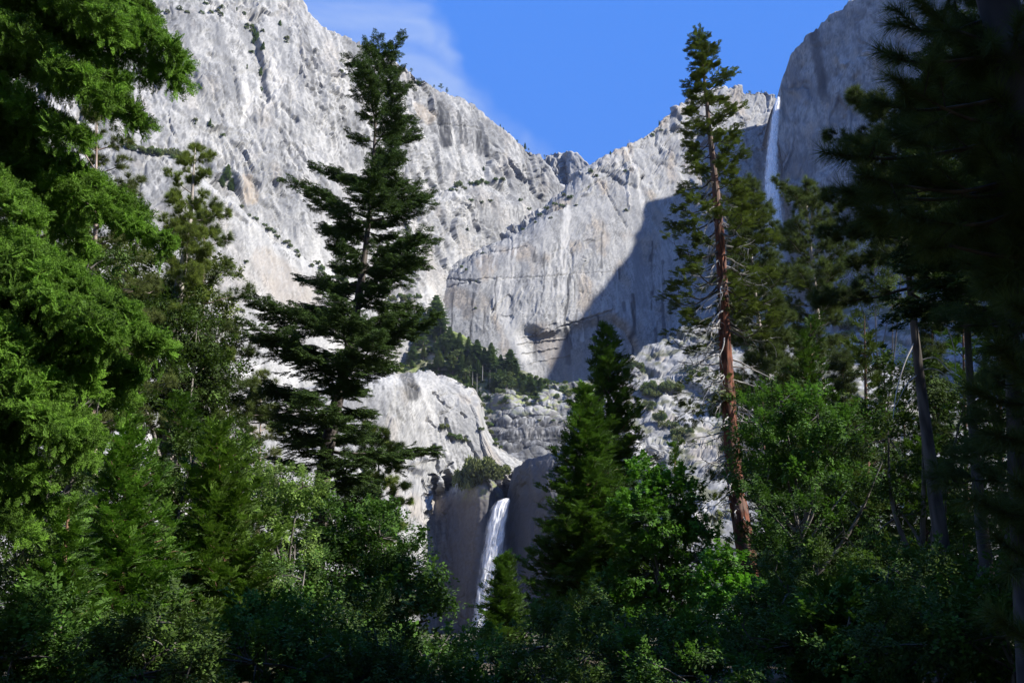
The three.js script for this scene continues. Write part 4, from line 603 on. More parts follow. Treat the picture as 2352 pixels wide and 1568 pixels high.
// right side
conifer('pine_tree', 'tall grey-green pine close right of the red trunk', { d: 72, base: 1790, spine: [[1765, 900], [1738, 700]], tip: [1712, 428], radius: 0.5, foot: 0.3, profile: (t) => 5.0 * Math.pow(1 - t, 0.5) + 0.3, limbs: 120, kinds: TUFT, mat: M.pine, size: 0.75, step: 0.85, droop: 0.3, rise: 0.2, bark: BARK.pale, seed: 31, tufts: true, clump: 0, tint: 1 });
conifer('pine_tree', 'flat-topped pine with pale trunk below the upper fall', { d: 84, base: 1905, spine: [[1880, 760], [1866, 600]], tip: [1850, 446], radius: 0.5, foot: 0.55, profile: (t) => 5.4 * Math.pow(1 - t, 0.28) * (0.7 + 0.5 * t), limbs: 56, kinds: TUFT, mat: M.pine, size: 0.8, step: 0.75, droop: 0.15, rise: 0.3, bark: BARK.pale, seed: 32, tufts: true, tint: 1.05, gap: 0.15 });
conifer('cedar_tree', 'dark cedar below the flat-topped pine', { d: 52, base: 1865, tip: [1862, 735], radius: 0.3, foot: 0.05, profile: (t) => 2.6 * Math.pow(1 - t, 0.5) + 0.1, limbs: 110, kinds: CEDAR, lift: 0.5, mat: M.cedar, size: 0.7, step: 0.5, droop: 0.15, rise: 0.28, bark: BARK.rust, seed: 33, tint: 0.65 });
conifer('cedar_tree', 'loose cedar standing before the bright slabs on the right', { d: 48, base: 1995, tip: [1986, 725], radius: 0.3, foot: 0.1, profile: (t) => 2.5 * Math.pow(1 - t, 0.6) + 0.15, limbs: 90, kinds: CEDAR, lift: 0.5, mat: M.cedarRed, size: 0.62, step: 0.5, droop: 0.15, rise: 0.25, bark: BARK.rust, seed: 34, tint: 0.9, gap: 0.15 });
broadleaf('oak_tree', 'glossy bright green oak crown right of the red trunk', { d: 42, base: 1830, lobes: [[1800, 920, 60, 45], [1740, 970, 50, 55], [1870, 960, 60, 50], [1790, 1020, 80, 60], [1900, 1030, 60, 50], [1950, 990, 40, 35], [1760, 1090, 60, 50], [1860, 1100, 70, 50]], kinds: DOGWOOD, mat: M.alder, size: 0.6, dens: 0.75, seed: 35, tint: 1.15, radius: 0.2 });
broadleaf('oak_tree', 'shaded leafy tree below the glossy oak right of the red trunk', { d: 38, base: 1800, lobes: [[1760, 1170, 50, 50], [1830, 1210, 70, 60], [1780, 1280, 60, 60], [1880, 1300, 80, 60], [1820, 1380, 80, 60], [1930, 1240, 60, 60], [1960, 1140, 60, 60], [2030, 1080, 50, 60]], kinds: DOGWOOD, mat: M.alder, size: 0.6, dens: 0.6, seed: 36, tint: 0.75 });
conifer('pine_tree', 'straight grey pine trunk with arching dead branches on the right', { d: 27, base: 2192, spine: [[2150, 1150], [2112, 850], [2085, 600]], tip: [2055, 240], radius: 0.3, foot: 0.6, profile: (t) => 3.0 * Math.pow(1 - t, 0.3), limbs: 40, kinds: TUFT, mat: M.pine, size: 0.42, step: 0.5, droop: 0.3, rise: 0.15, bark: BARK.grey, seed: 37, tufts: true, clump: 1, tint: 0.8, seg: 14 });
broadleaf('oak_tree', 'light green tree on the slope right of the flat-topped pine', { d: 95, base: 2010, lobes: [[1960, 620, 36, 34], [2010, 590, 40, 40], [2040, 640, 40, 40], [1980, 680, 40, 36], [2050, 700, 50, 40], [2070, 560, 40, 40]], kinds: OAK, mat: M.cedarRed, size: 1.1, dens: 0.7, seed: 38, tint: 1 });
conifer('cedar_tree', 'shadowed cedar with sunlit patch of sprays at lower right', { d: 21, base: 1925, tip: [1930, 1360], radius: 0.1, foot: 0.02, profile: cone(1.6, 0.5), limbs: 60, kinds: CEDAR, lift: 0.5, mat: M.cedarBright, size: 0.4, step: 0.26, droop: 0.1, rise: 0.3, bark: BARK.rust, seed: 39, tint: 0.7 });
broadleaf('oak_tree', 'dark understory tree behind the grey pine trunk', { d: 33, base: 2080, lobes: [[2060, 1000, 70, 80], [2120, 880, 60, 80], [2200, 960, 80, 80], [2080, 1180, 80, 80], [2180, 1120, 80, 80], [2020, 1330, 90, 80], [2150, 1300, 90, 90], [2080, 1460, 100, 80], [2230, 1420, 90, 90]], kinds: OAK, mat: M.oak, size: 0.65, dens: 0.5, seed: 40, tint: 0.75 });
broadleaf('oak_tree', 'dark tree filling the lower right corner', { d: 22, base: 2290, lobes: [[2280, 1320, 90, 80], [2330, 1180, 70, 90], [2290, 1480, 110, 80], [2160, 1540, 90, 60], [2010, 1550, 90, 50], [2340, 1000, 60, 90]], kinds: OAK, mat: M.oak, size: 0.55, dens: 0.6, seed: 41, tint: 0.7 });
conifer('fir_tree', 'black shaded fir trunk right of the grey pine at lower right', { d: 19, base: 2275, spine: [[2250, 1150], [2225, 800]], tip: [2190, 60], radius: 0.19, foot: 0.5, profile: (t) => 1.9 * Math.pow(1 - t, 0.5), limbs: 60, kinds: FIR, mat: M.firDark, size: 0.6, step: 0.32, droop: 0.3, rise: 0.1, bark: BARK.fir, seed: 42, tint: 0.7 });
conifer('pine_tree', 'dark pine behind the near boughs along the right edge', { d: 14, base: 2330, spine: [[2330, 900]], tip: [2320, -500], radius: 0.25, foot: 0.15, profile: (t) => 1.1 * Math.pow(1 - t, 0.4), limbs: 70, kinds: TUFTNEAR, mat: M.pine, size: 0.32, step: 0.34, droop: 0.2, rise: 0.2, bark: BARK.fir, seed: 43, tufts: true, clump: 0, tint: 1 });
// thicket further back on the right, between the named trees and the slabs
[[1752, 905, 62, 0], [1806, 852, 70, 0], [1935, 820, 78, 1], [2030, 800, 66, 0], [2075, 905, 58, 0], [1905, 930, 60, 0], [2140, 700, 64, 1], [2210, 640, 60, 0], [2290, 560, 55, 0], [1980, 1010, 50, 0], [1770, 1100, 52, 0], [2120, 1020, 48, 0]].forEach(([px, py, d, k], i) => conifer(k ? 'pine_tree' : 'cedar_tree', (k ? 'shaded pine, ' : 'dark cedar, ') + nth(rank([1752, 1806, 1935, 2030, 2075, 1905, 2140, 2210, 2290, 1980, 1770, 2120], px)) + ' from the left in the thicket before the right-hand slabs', { d, base: px + 14, tip: [px, py], radius: 0.25, foot: 0.05, profile: (t) => (2 + 0.9 * (i % 3)) * Math.pow(1 - t, 0.6) + 0.1, limbs: 80, kinds: k ? TUFT : CEDAR, mat: k ? M.pine : M.cedar, size: 0.75, step: 0.6, droop: 0.2, rise: 0.25, bark: BARK.rust, seed: 300 + i, tint: 0.75, tufts: !!k, lift: 0.4, group: 'thicket on the right' }));
// undergrowth along the near edge of the wood
[[70, 1430, 18, 0], [330, 1470, 17, 1], [610, 1440, 20, 0], [830, 1490, 21, 1], [1010, 1520, 22, 0], [1230, 1525, 22, 1], [1420, 1470, 24, 1], [1580, 1490, 22, 0], [1800, 1400, 23, 1], [1985, 1430, 20, 0], [2130, 1400, 18, 1], [2300, 1380, 16, 0]].forEach(([px, py, d, k], i) => broadleaf('shrub', (k ? 'dark small-leaved shrub, ' : 'dark broad-leaved shrub, ') + nth(i) + ' from the left along the bottom edge', { d, base: px, lobes: [[px - 85, py + 50, 70, 60], [px + 70, py + 30, 80, 70], [px, py + 80, 130, 60], [px + 20, py - 40, 50, 60], [px - 30, py + 10, 60, 60], [px + 110, py + 90, 80, 60]], kinds: k ? OAK : DOGWOOD, mat: k ? M.oak : M.alder, size: 0.42, dens: 0.6, seed: 330 + i, tint: 1, radius: 0.05, group: 'undergrowth shrubs', category: 'shrub' }));
[[190, 1380, 31], [470, 1420, 30], [745, 1400, 31], [1130, 1535, 34], [1330, 1440, 32], [1700, 1430, 30], [1890, 1330, 30], [2060, 1320, 28], [2230, 1290, 27]].forEach(([px, py, d], i) => broadleaf('sapling', 'shaded leafy sapling, ' + nth(i) + ' from the left behind the bottom shrubs', { d, base: px, lobes: [[px, py, 60, 70], [px - 60, py + 70, 80, 70], [px + 70, py + 60, 80, 70], [px, py + 130, 120, 70]], kinds: i % 2 ? DOGWOOD : OAK, mat: i % 2 ? M.alder : M.oak, size: 0.55, dens: 0.6, seed: 360 + i, radius: 0.08, group: 'saplings behind the bottom shrubs' }));
// dead arching branches of the grey pine trunk
{
  const o = scene.children.find((x) => x.userData.label && x.userData.label.startsWith('straight grey pine')), d = 27, b = o.position;
  for (const pts of [[[2092, 620], [2130, 605], [2155, 640], [2165, 690], [2152, 720]], [[2096, 700], [2125, 685], [2160, 720], [2190, 790], [2197, 855]], [[2098, 650], [2140, 648], [2180, 640]], [[2108, 830], [2150, 822], [2180, 850], [2200, 862]], [[2106, 740], [2150, 742], [2195, 738]], [[2110, 850], [2150, 848], [2180, 866]], [[2104, 780], [2080, 830], [2060, 900], [2052, 960]], [[2085, 600], [2050, 590], [2010, 560]], [[2110, 860], [2085, 880], [2060, 930]]]) {
    const c = curve(pts.map(([x, y], i) => at(x, y, d - 0.2 * i).sub(b)), 18); part('dead_branch', paint(tube(c, taper(18, 0.035, 0.01), 5), BARK.dead), barkMat, o);
  }
}
// near pine boughs, in shade, hanging in from the right edge
{
  const d = 5.6, b = groundAt(2640, d), o = thing('pine_tree', b, 'near pine with black shaded long-needled boughs hanging in from the right edge', 'tree'), r = rng(733), crown = new Crown(TUFTNEAR, M.pine, 734);
  part('trunk', paint(tube(curve([V(0, 0, 0), V(0.1, 5, 0), V(0, 10, 0.1), V(0.1, 15, 0)], 30), taper(30, 0.24, 0.06), 12), BARK.fir), barkMat, o);
  const tips = [[2015, 232, 0], [1912, 352, 0.1], [1960, 440, 0.3], [1990, 405, -0.2], [2035, 120, 0.2], [2065, 55, 0.4], [2120, 10, 0], [2040, 300, 0.5], [2060, 180, -0.3], [2020, 490, 0.2], [2080, 400, 0], [2120, 300, 0.3], [2110, 500, -0.2], [2160, 120, 0.2], [2200, 220, 0], [2180, 420, 0.4], [2240, 60, 0.2], [2260, 330, -0.2], [2240, 500, 0.1], [2300, 180, 0.3], [2290, 600, 0.2], [2250, 900, 0.2], [2300, 800, -0.2], [2300, 1000, 0], [2250, 1150, 0.1], [2310, 1250, 0], [2300, 1420, 0.2], [2340, 60, -0.3], [2340, 400, -0.3], [2330, 700, -0.3], [2345, 1120, -0.3], [2100, 250, 0.8], [2150, 330, 0.9], [2220, 130, 0.9], [2280, 440, 0.8], [2180, 520, 0.9], [2260, 660, 0.9], [2330, 280, 0.7], [2330, 560, 0.8], [2140, 60, 0.8], [2210, -20, 0.5], [2300, -10, 0.2], [2180, 260, 0.5], [2250, 250, 0.4]];
  for (const [px, py, dd] of tips) {
    const tip = at(px, py, d + dd).sub(b), root = V(0, tip.y + 0.3 - 0.9 * r(), 0), lc = new THREE.CatmullRomCurve3([root, root.clone().lerp(tip, 0.4).add(V(0, -0.12, 0.15 * (r() - 0.5))), root.clone().lerp(tip, 0.75).add(V(0, -0.1, 0)), tip]), L = lc.getLength();
    part('bough', paint(tube(lc.getPoints(14), taper(14, 0.022, 0.006), 6), BARK.fir), barkMat, o);
    const m = Math.min(9, Math.max(4, Math.round(L / 0.1)));
    for (let k = 0; k < m; k++) { const s = 1 - k * 0.055 / L * 1.1, p = lc.getPoint(clamp(s)), t = lc.getTangent(clamp(s)); crown.add(p, t.add(rnd3(r).multiplyScalar(0.25)), 0.27 * (1 - 0.03 * k), 0.8 + 0.4 * r()); }
    // side twigs with their own tufts
    for (let k = 0; k < 4; k++) { const s = clamp(1 - (0.25 + 0.3 * k + 0.2 * r()) / L), p = lc.getPoint(s), e = lc.getTangent(s).multiplyScalar(0.8).add(rnd3(r)).normalize(), q = p.clone().addScaledVector(e, 0.2 + 0.2 * r()); part('twig', paint(tube([p, p.clone().lerp(q, 0.5).add(V(0, -0.02, 0)), q], [0.008, 0.006, 0.004], 5), BARK.fir), barkMat, o); for (let z = 0; z < 4; z++) crown.add(p.clone().lerp(q, 1 - z * 0.22), e.clone().add(rnd3(r).multiplyScalar(0.25)), 0.26, 0.8 + 0.4 * r()); }
  }
  crown.build(o); spraysInAll += crown.count;
}
// the wood goes on to the right of the frame: these firs keep the right side in shade
{
  const spots = [[13, -2, 20], [16, -7, 26], [20, -12, 25], [25, -16, 23], [31, -21, 24], [38, -26, 26], [45, -32, 28], [53, -38, 31], [27, -8, 33], [21, -1, 30], [36, -15, 30], [60, -46, 33]];
  spots.forEach(([x, z, h], i) => {
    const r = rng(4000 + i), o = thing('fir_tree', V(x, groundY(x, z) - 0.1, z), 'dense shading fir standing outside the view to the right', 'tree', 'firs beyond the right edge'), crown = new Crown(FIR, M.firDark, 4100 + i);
    part('trunk', paint(tube([V(0, 0, 0), V(0.1, h * 0.5, 0), V(0, h, 0)], [0.4, 0.28, 0.03], 8), BARK.fir), barkMat, o);
    for (let k = 0; k < 620; k++) { const t = Math.pow(r(), 1.1), a = r() * 6.283, w = (1 - t) * 3.6 * Math.pow(r(), 0.5) + 0.1, q = V(Math.cos(a) * w, h * (0.06 + 0.94 * t), Math.sin(a) * w); crown.add(q, V(Math.cos(a), -0.35, Math.sin(a)), 1.5, 1); }
    crown.build(o);
  });
  // and unseen ones behind the viewpoint, added to dim the ambient light
  [[-6, 5, 22], [5, 7, 24], [-13, 2, 20], [12, 9, 26], [-18, 9, 25], [0, 14, 28], [-25, 0, 24], [-30, -10, 26], [20, 12, 28], [-10, 18, 26], [-34, -22, 28], [-42, -34, 30]].forEach(([x, z, h], i) => {
    const r = rng(4300 + i), o = thing('fir_tree', V(x, groundY(x, z) - 0.1, z), 'fir added behind the viewpoint, outside the view, to dim the sky light', 'tree', 'firs behind the viewpoint'), crown = new Crown(FIR, M.firDark, 4400 + i);
    part('trunk', paint(tube([V(0, 0, 0), V(0.1, h * 0.5, 0), V(0, h, 0)], [0.4, 0.28, 0.03], 8), BARK.fir), barkMat, o);
    for (let k = 0; k < 700; k++) { const t = Math.pow(r(), 1.1), a = r() * 6.283, w = (1 - t) * 3.2 * Math.pow(r(), 0.5) + 0.1; crown.add(V(Math.cos(a) * w, h * (0.06 + 0.94 * t), Math.sin(a) * w), V(Math.cos(a), -0.35, Math.sin(a)), 1.5, 1); }
    crown.build(o);
  });
}
// ---------------------------------------------------------------- far trees and shrubs, one unit high
function farConifer(seed, slim = 0.2, bare = 0.1, tiers = 46) {
  const r = rng(seed), b = new Blades();
  for (let i = 0; i < tiers; i++) { const t = bare + (1 - bare) * (i + r()) / tiers, w = slim * Math.pow(1.02 - t, 0.75) * (0.55 + 0.65 * r()) + 0.015; let a = r() * 6.28; for (let k = 0; k < 7; k++) { a += 0.9 + 0.3 * (r() - 0.5); const d = V(Math.cos(a), -0.25 - 0.4 * r() + 0.5 * t, Math.sin(a)).normalize(), s = V(-d.z, 0.3 * (r() - 0.5), d.x).normalize(); b.blade(V(0, t, 0), d, s, w * (0.7 + 0.6 * r()), 0.06 * (0.7 + r() * 0.6)); } }
  return b.geo();
}
function farPine(seed) {
  const r = rng(seed), b = new Blades();
  for (let i = 0; i < 15; i++) { const t = 0.38 + 0.58 * (i + r()) / 15, a = r() * 6.28, w = (0.2 - 0.13 * (t - 0.4)) * r(), c = V(Math.cos(a) * w, t, Math.sin(a) * w); for (let k = 0; k < 26; k++) { const e = rnd3(r); b.blade(c.clone().addScaledVector(e, 0.035), e, rnd3(r).cross(e).normalize(), 0.07 * (0.5 + r()), 0.028); } }
  return b.geo();
}
function shrub(seed, lumps = 12) {
  const r = rng(seed), b = new Blades();
  for (let i = 0; i < lumps; i++) { const a = r() * 6.28, w = 0.75 * Math.sqrt(r()), c = V(Math.cos(a) * w, 0.28 + 0.5 * r() * (1 - 0.6 * w), Math.sin(a) * w), q = 0.2 + 0.16 * r(); for (let k = 0; k < 80; k++) { const e = rnd3(r); e.y = Math.abs(e.y) * 0.9 - 0.2; const p = c.clone().addScaledVector(e, q * (0.6 + 0.4 * r())), d = e.clone().add(rnd3(r).multiplyScalar(0.8)).normalize(); b.blade(p, d, rnd3(r).cross(d).normalize(), 0.16 * (0.6 + 0.8 * r()), 0.11); } }
  return b.geo();
}
const FC = [61, 62, 63, 64, 65, 66].map((k) => farConifer(k, 0.15 + 0.045 * (k % 3), 0.05 + 0.1 * (k % 2), 34 + 6 * (k % 4))), FP = [71, 72, 73].map(farPine), SH = [81, 82, 83, 84].map((k) => shrub(k)), stem = tube([V(0, -0.06, 0), V(0.004, 0.5, 0), V(0, 0.96, 0)], [0.016, 0.011, 0.003], 5);
paint(stem, (q, o) => { o[0] = 0.2; o[1] = 0.16; o[2] = 0.13; });
const FM = [leafy(0.085, 0.135, 0.04, 0.3), leafy(0.11, 0.17, 0.045, 0.3), leafy(0.125, 0.165, 0.05, 0.3), leafy(0.145, 0.17, 0.055, 0.3)], fr = rng(555);
const pick = (a) => a[Math.floor(fr() * a.length)];
function farTree(name, label, category, group, p, h, crownShape, mat, wide = 1) {
  const o = thing(name, p, label, category, group); o.scale.set(h * wide, h, h * wide); o.rotation.y = fr() * 6.28;
  part('trunk', stem, barkMat, o); part('crown', crownShape, mat, o, true); return o;
}
function farShrub(label, group, p, w, h, mat) { const m = shade(new THREE.Mesh(pick(SH), mat)); m.name = numbered('shrub'); m.position.copy(p); m.scale.set(w * 1.15, h * 1.5, w); m.rotation.y = fr() * 6.28; tag(m, label, 'shrub', group); scene.add(m); return m; }
// skyline of the west ridge: [px, py of the foot, height in the same measure, kind]
const ridge = [[723, 46, 8, 1], [775, 82, 8, 0], [822, 102, 11, 0], [831, 104, 14, 0], [838, 108, 9, 0], [847, 114, 10, 0], [876, 122, 8, 0], [917, 144, 12, 1], [944, 166, 17, 1], [997, 200, 12, 1], [1012, 205, 22, 1], [1026, 212, 18, 1], [1049, 226, 12, 1], [1057, 232, 7, 0], [1083, 246, 17, 1], [1106, 262, 8, 1], [1119, 275, 14, 1], [1134, 290, 10, 0], [1149, 300, 24, 0], [1156, 304, 20, 0], [1163, 306, 12, 0], [1169, 312, 16, 0], [1187, 328, 14, 1], [1200, 338, 10, 1], [1206, 340, 20, 0], [1214, 344, 9, 1], [1140, 296, 9, 0]];
for (const [px, py, hh, k] of ridge) {
  const dd = westDepth(px, py) + 3, p = at(px, py + 3, dd); farTree('pine_tree', nth(rank(ridge.map((v) => v[0]), px)) + ' small pine from the left on the west ridge skyline', 'tree', 'pines along the west ridge', p, hh * dd / FOCAL * 1.05, pick(k ? FP : FC), FM[0], k ? 1.5 : 1.2);
}
const knobTrees = [[1251, 362, 12, 1], [1266, 356, 7, 1], [1307, 348, 5, 1], [1300, 350, 5, 0], [1341, 376, 8, 0]];
for (const [px, py, hh, k] of knobTrees) farTree('pine_tree', nth(rank(knobTrees.map((v) => v[0]), px)) + ' tiny pine from the left on the split knob', 'tree', 'pines on the knob', at(px, py + 2, 1216), hh * 1216 / FOCAL, pick(k ? FP : FC), FM[0], 1.4);
const rimTrees = [[1394, 366, 15, 0], [1403, 360, 22, 0], [1488, 314, 8, 0], [1515, 284, 16, 0], [1715, 214, 9, 0], [1723, 216, 17, 1], [1750, 211, 9, 1], [1781, 224, 13, 1], [1690, 206, 8, 1]];
for (const [px, py, hh, k] of rimTrees) { const dd = domeDepth(px, py) + 2; farTree('pine_tree', nth(rank(rimTrees.map((v) => v[0]), px)) + ' small pine from the left on the dome skyline', 'tree', 'pines along the dome rim', at(px, py + 3, dd), hh * dd / FOCAL, pick(k ? FP : FC), FM[0], 1.3); }
for (const [px, py, hh] of [[1905, 48, 12], [1921, 42, 12]]) farTree('pine_tree', (px < 1910 ? 'left' : 'right') + ' of two small pines on the rim right of the upper fall', 'tree', 'pines on the east rim', at(px, py + 4, 1018), hh * 0.5, pick(FP), FM[1], 1.7);
{ const p = at(1446, 340, domeDepth(1446, 340) + 1), o = thing('dead_tree', p, 'bare white dead tree standing on the dome skyline', 'tree'); part('trunk', paint(tube([V(0, -1, 0), V(0.2, 8, 0), V(0, 17, 0)], [0.5, 0.35, 0.06], 6), BARK.dead), barkMat, o); for (let k = 0; k < 6; k++) part('dead_branch', paint(tube([V(0.15, 6 + k * 1.5, 0), V((k % 2 ? 1 : -1) * 1.6, 6.6 + k * 1.5, 0.3)], [0.12, 0.03], 4), BARK.dead), barkMat, o); }
// trees and shrubs on the west wall
const onWest = (px, py, lift = 0) => at(px, py, westDepth(px, py) - 2 - lift);
const wallTrees = [[583, 66, 22, 0], [590, 96, 40, 0], [578, 106, 24, 0], [600, 118, 26, 0], [586, 82, 30, 0], [597, 122, 18, 0], [600, 168, 30, 0], [565, 70, 16, 1], [640, 64, 20, 0], [475, 298, 26, 0], [444, 288, 14, 1], [520, 412, 46, 0], [512, 424, 36, 0], [533, 436, 40, 0], [540, 32, 16, 0], [565, 160, 18, 0], [600, 222, 14, 0], [1108, 395, 14, 0], [1074, 910 - 380, 18, 0]];
for (const [px, py, hh, k] of wallTrees) { const p = westWall.at(px, py); farTree('pine_tree', nth(rank(wallTrees.map((v) => v[0] + v[1] / 1e4), px + py / 1e4)) + ' small conifer from the left rooted on the west wall', 'tree', 'conifers on the west wall', p, hh * -p.z / FOCAL, pick(FC), pick(FM.slice(0, 2)), 1.5); }
const westShrubs = [];
const strip = (ax, ay, bx, by, n, w0, w1, jit) => { for (let i = 0; i < n; i++) { const t = (i + fr()) / n; westShrubs.push([lerp(ax, bx, t) + jit * (fr() - 0.5), lerp(ay, by, t) + jit * 0.6 * (fr() - 0.5), lerp(w0, w1, fr())]); } };
strip(285, 345, 425, 362, 24, 9, 16, 16); strip(350, 30, 520, 50, 16, 5, 11, 24); strip(430, 20, 560, 30, 9, 5, 10, 24); strip(545, 480, 690, 600, 16, 5, 9, 9); strip(690, 600, 760, 648, 9, 6, 11, 10); strip(750, 625, 812, 690, 12, 7, 12, 14); strip(1040, 440, 1140, 425, 22, 5, 10, 14); strip(1050, 455, 1120, 470, 9, 4, 8, 14); strip(1180, 465, 1220, 490, 6, 4, 7, 8); strip(560, 60, 612, 215, 22, 4, 8, 18); strip(1030, 470, 1190, 520, 18, 3, 7, 40); strip(900, 560, 1060, 660, 10, 3, 7, 50); strip(560, 50, 670, 110, 8, 4, 8, 20); strip(895, 690, 960, 688, 12, 6, 11, 12); strip(540, 720, 560, 600, 4, 5, 8, 14);
for (const [x, y, w] of [[445, 283, 8], [480, 300, 9], [655, 92, 9], [540, 300, 6], [505, 230, 5], [565, 300, 5], [560, 215, 5], [610, 530, 7], [552, 720, 8], [575, 345, 5], [660, 240, 5], [770, 175, 7], [748, 180, 6], [790, 430, 5], [690, 420, 5], [450, 310, 6], [510, 315, 7], [560, 335, 6], [600, 205, 5], [1160, 530, 6], [1230, 600, 4]]) westShrubs.push([x, y, w]);
westShrubs.sort((a, b) => b[2] - a[2]);
for (const [px, py, w] of westShrubs.slice(0, 120)) { const p = westWall.at(px, py + w * 0.3), q = w * -p.z / FOCAL; farShrub('low green shrub growing on a ledge of the west wall', 'shrubs on the west wall', p, q, q * (0.9 + 0.5 * fr()), pick(FM.slice(1))); }
// shrubs along the dome, the ledges, the buttress and the slabs
const shrubs = (list, label, group, rock) => { for (const [px, py, w] of list) { const p = rock.at(px, py + w * 0.3), q = w * -p.z / FOCAL; farShrub(label, group, p, q, q * (0.8 + 0.5 * fr()), pick(FM.slice(1))); } };
shrubs([[1060, 620, 6], [1072, 625, 5], [1000, 655, 7], [1015, 652, 6], [1095, 650, 5], [1110, 585, 5], [1240, 490, 7], [1255, 480, 8], [1275, 470, 8], [1295, 450, 7], [1310, 455, 9], [1230, 510, 5], [1355, 400, 9], [1370, 405, 8], [1436, 484, 7], [1430, 400, 6], [1350, 430, 5], [1500, 310, 7], [1520, 300, 6], [1345, 600, 3], [1093, 712, 4], [1290, 470, 7], [1325, 470, 5], [1265, 500, 5], [1200, 525, 5], [1160, 545, 5]], 'small shrub on the shoulder of the central dome', 'shrubs on the dome', dome);
const lots = (n, x0, x1, y0, y1, w0, w1) => Array.from({ length: n }, () => [lerp(x0, x1, fr()), lerp(y0, y1, fr()), lerp(w0, w1, fr())]);
shrubs([...lots(20, 1130, 1330, 905, 950, 4, 10), ...lots(10, 1290, 1340, 885, 925, 6, 12), ...lots(6, 1110, 1160, 900, 1000, 5, 10), ...lots(5, 1230, 1310, 955, 975, 3, 6)], 'rounded shrub on the ledges of the middle cascade', 'shrubs on the ledges', ledges);
shrubs([[1022, 985, 12], [1035, 1000, 13], [1050, 1008, 12], [1066, 1012, 10], [1080, 1010, 8], [1015, 975, 9], [1125, 990, 10], [1135, 1005, 9], [1140, 1020, 8], [1118, 970, 9], [1112, 945, 9], [1108, 985, 8], [1070, 890, 8], [1055, 880, 7], [1150, 1030, 6], [1105, 930, 9]], 'shrub in a crevice of the pale buttress', 'shrubs on the buttress', buttress);
shrubs([...[[1500, 905], [1470, 945], [1540, 900], [1510, 980], [1600, 870], [1450, 850], [1700, 800], [1780, 780], [1890, 700], [1960, 670], [2050, 690], [1950, 760], [1680, 930], [1580, 1010], [1820, 900]].flatMap(([x, y]) => lots(6, x - 34, x + 34, y - 11, y + 11, 9, 20))], 'grey-green shrub on the open granite slabs', 'shrubs on the slabs', slabs);
// the round live oaks above the lip of the lower fall
const oaks = [[1082, 1130, 36, 40], [1112, 1108, 40, 34], [1140, 1104, 28, 26], [1060, 1146, 24, 44], [1094, 1112, 34, 42], [1124, 1118, 30, 28]];
for (const [px, py, w, h] of oaks) { const m = 632 / FOCAL, o = farShrub(nth(rank(oaks.map((v) => v[0]), px)) + ' rounded live oak from the left above the lower fall lip', 'live oaks above the lower fall', at(px, py, 630), w * m, h * m * 1.2, FM[3]); o.name = numbered('live_oak'); o.userData.category = 'tree'; }
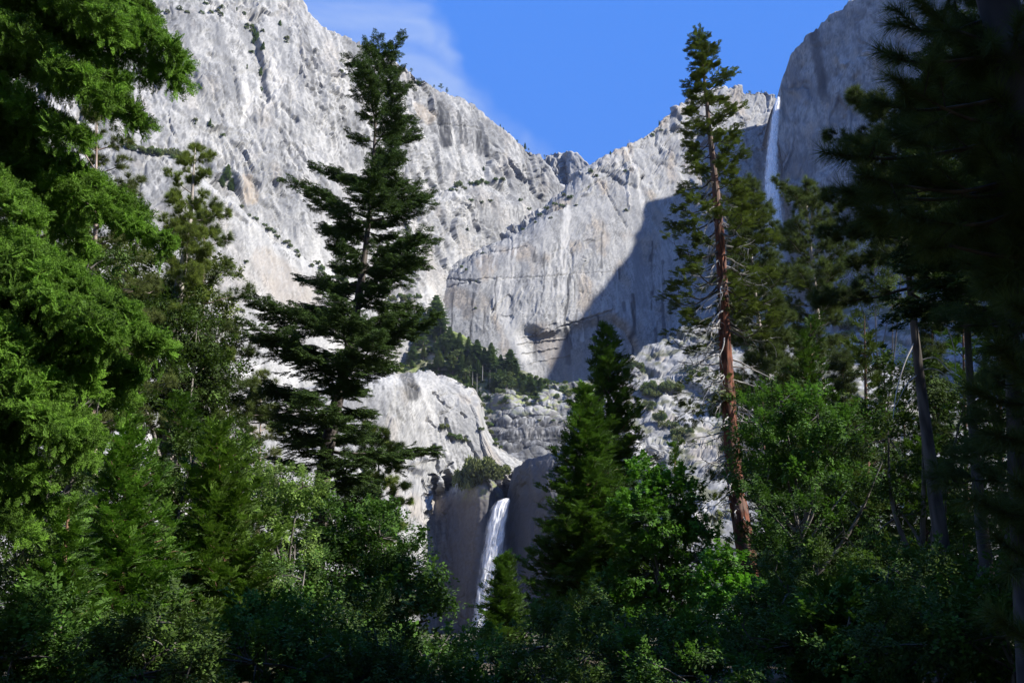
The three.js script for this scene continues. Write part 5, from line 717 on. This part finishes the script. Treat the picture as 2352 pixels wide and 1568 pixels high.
// conifers of the wooded ramp
{
  const edge = (px) => table(px, [[930, 700], [960, 712], [1000, 760], [1060, 795], [1130, 828], [1200, 868], [1290, 890]]);
  let count = 0;
  const tall = [[1000, 745, 82], [985, 752, 60], [1012, 760, 70], [975, 770, 55], [1032, 790, 50], [1055, 800, 46], [1075, 815, 52], [1040, 800, 44], [1095, 830, 60], [1128, 840, 64], [1112, 836, 48], [1172, 850, 58], [1185, 858, 40], [1150, 848, 42], [1090, 905, 26], [1100, 940, 50], [1060, 850, 40], [1020, 800, 46]];
  for (const [px, py, hh] of tall) { const dd = rampDepth(px, py) - 6; farTree('fir_tree', nth(rank(tall.map((v) => v[0]), px)) + ' tall conifer from the left on the wooded ramp below the dome', 'tree', 'conifers on the wooded ramp', at(px, py + 4, dd), hh * dd / FOCAL, pick(FC), pick(FM.slice(0, 2)), 1.7 + 0.7 * fr()); count++; }
  for (let i = 0; i < 150; i++) { const px = lerp(935, 1260, fr()), t = fr(), py = lerp(edge(px) + 8, 912 - 0.0 * px, t); if (py > 905 || py < edge(px)) continue; const dd = rampDepth(px, py) - 4, hh = lerp(12, 50, Math.pow(fr(), 1.4)) * (px > 1180 ? 0.7 : 1); farTree('fir_tree', 'conifer among the trees of the wooded ramp', 'tree', 'conifers on the wooded ramp', at(px, py + 4, dd), hh * dd / FOCAL, pick(fr() < 0.75 ? FC : FP), pick(FM.slice(0, 3)), 1.7 + 1.1 * fr()); }
  const snags = [[1085, 880, 34], [1108, 870, 40], [1125, 885, 44], [1095, 900, 50], [1140, 865, 24], [955, 745, 30], [1005, 880, 30]];
  for (const [px, py, hh] of snags) { const dd = rampDepth(px, py) - 8, m = dd / FOCAL * hh, o = thing('dead_tree', at(px, py + 3, dd), nth(rank(snags.map((v) => v[0]), px)) + ' bare grey dead tree from the left on the wooded ramp', 'tree', 'dead trees on the ramp'); part('trunk', paint(tube([V(0, -1, 0), V(0.1, m * 0.5, 0), V(0, m, 0)], [0.32, 0.22, 0.05], 5), BARK.dead), barkMat, o); }
  const g = shrub(91, 10), n = 620, brush = shade(new THREE.InstancedMesh(g, FM[2], n)), c = new THREE.Color(); brush.name = 'brush'; brush.userData.kind = 'stuff';
  for (let i = 0; i < n; i++) { const px = lerp(890, 1300, fr()), e = edge(px), py = lerp(e - 8, 925, fr()), dd = rampDepth(px, py) - 1, s = lerp(2, 5.5, fr()); dummy.position.copy(at(px, py, dd)); dummy.rotation.set(0, fr() * 6.28, 0); dummy.scale.set(s, s * 0.8, s); dummy.updateMatrix(); brush.setMatrixAt(i, dummy.matrix); const k = 0.6 + 0.8 * fr(); brush.setColorAt(i, c.setRGB(k, k * (1 + 0.2 * fr()), k * 0.8)); }
  tag(brush, 'low green brush covering the wooded ramp below the dome', 'brush'); scene.add(brush);
}
// big blocks lying on the slabs
[[1508, 1040, 34, 26, 'large pale boulder on the slabs left of the red trunk'], [1468, 1010, 18, 14, 'middling boulder up-slope of the large pale boulder'], [1540, 1092, 24, 20, 'grey boulder below the large pale boulder'], [1455, 860, 22, 16, 'blocky boulder at the left end of the slabs']].forEach(([px, py, w, h, label], i) => {
  const c = slabs.at(px, py), m = -c.z / FOCAL, g = new THREE.IcosahedronGeometry(1, 14), q = g.attributes.position, col = new Float32Array(q.count * 3), p = V(0, 0, 0), o = [0, 0, 0];
  for (let k = 0; k < q.count; k++) { p.fromBufferAttribute(q, k); const n = cells(p.x * 1.1 + i * 5, p.y * 1.1, p.z * 1.1), f = 0.92 + 0.25 * n[3] + 0.14 * fbm(p.x * 2 + i, p.y * 2, p.z * 2, 4); p.multiplyScalar(f); p.set(p.x * w * m, p.y * h * m, p.z * w * m * 0.8); q.setXYZ(k, p.x, p.y, p.z); graniteColor(p.clone().add(c), o, { streak: 0.3, tan: 0.4, slate: 0.4, pale: 0.9, seed: 80 + i }); col.set(o, k * 3); }
  g.setAttribute('color', new THREE.BufferAttribute(col, 3)); g.computeVertexNormals();
  const b = shade(new THREE.Mesh(g, graniteMat)); b.name = numbered('boulder'); b.position.copy(c); tag(b, label, 'boulder', 'boulders on the slabs'); scene.add(b);
});
scene.fog = new THREE.FogExp2(0xb8ccff, 0.000035);
console.log('sprays', spraysInAll);
renderer.render(scene, camera);
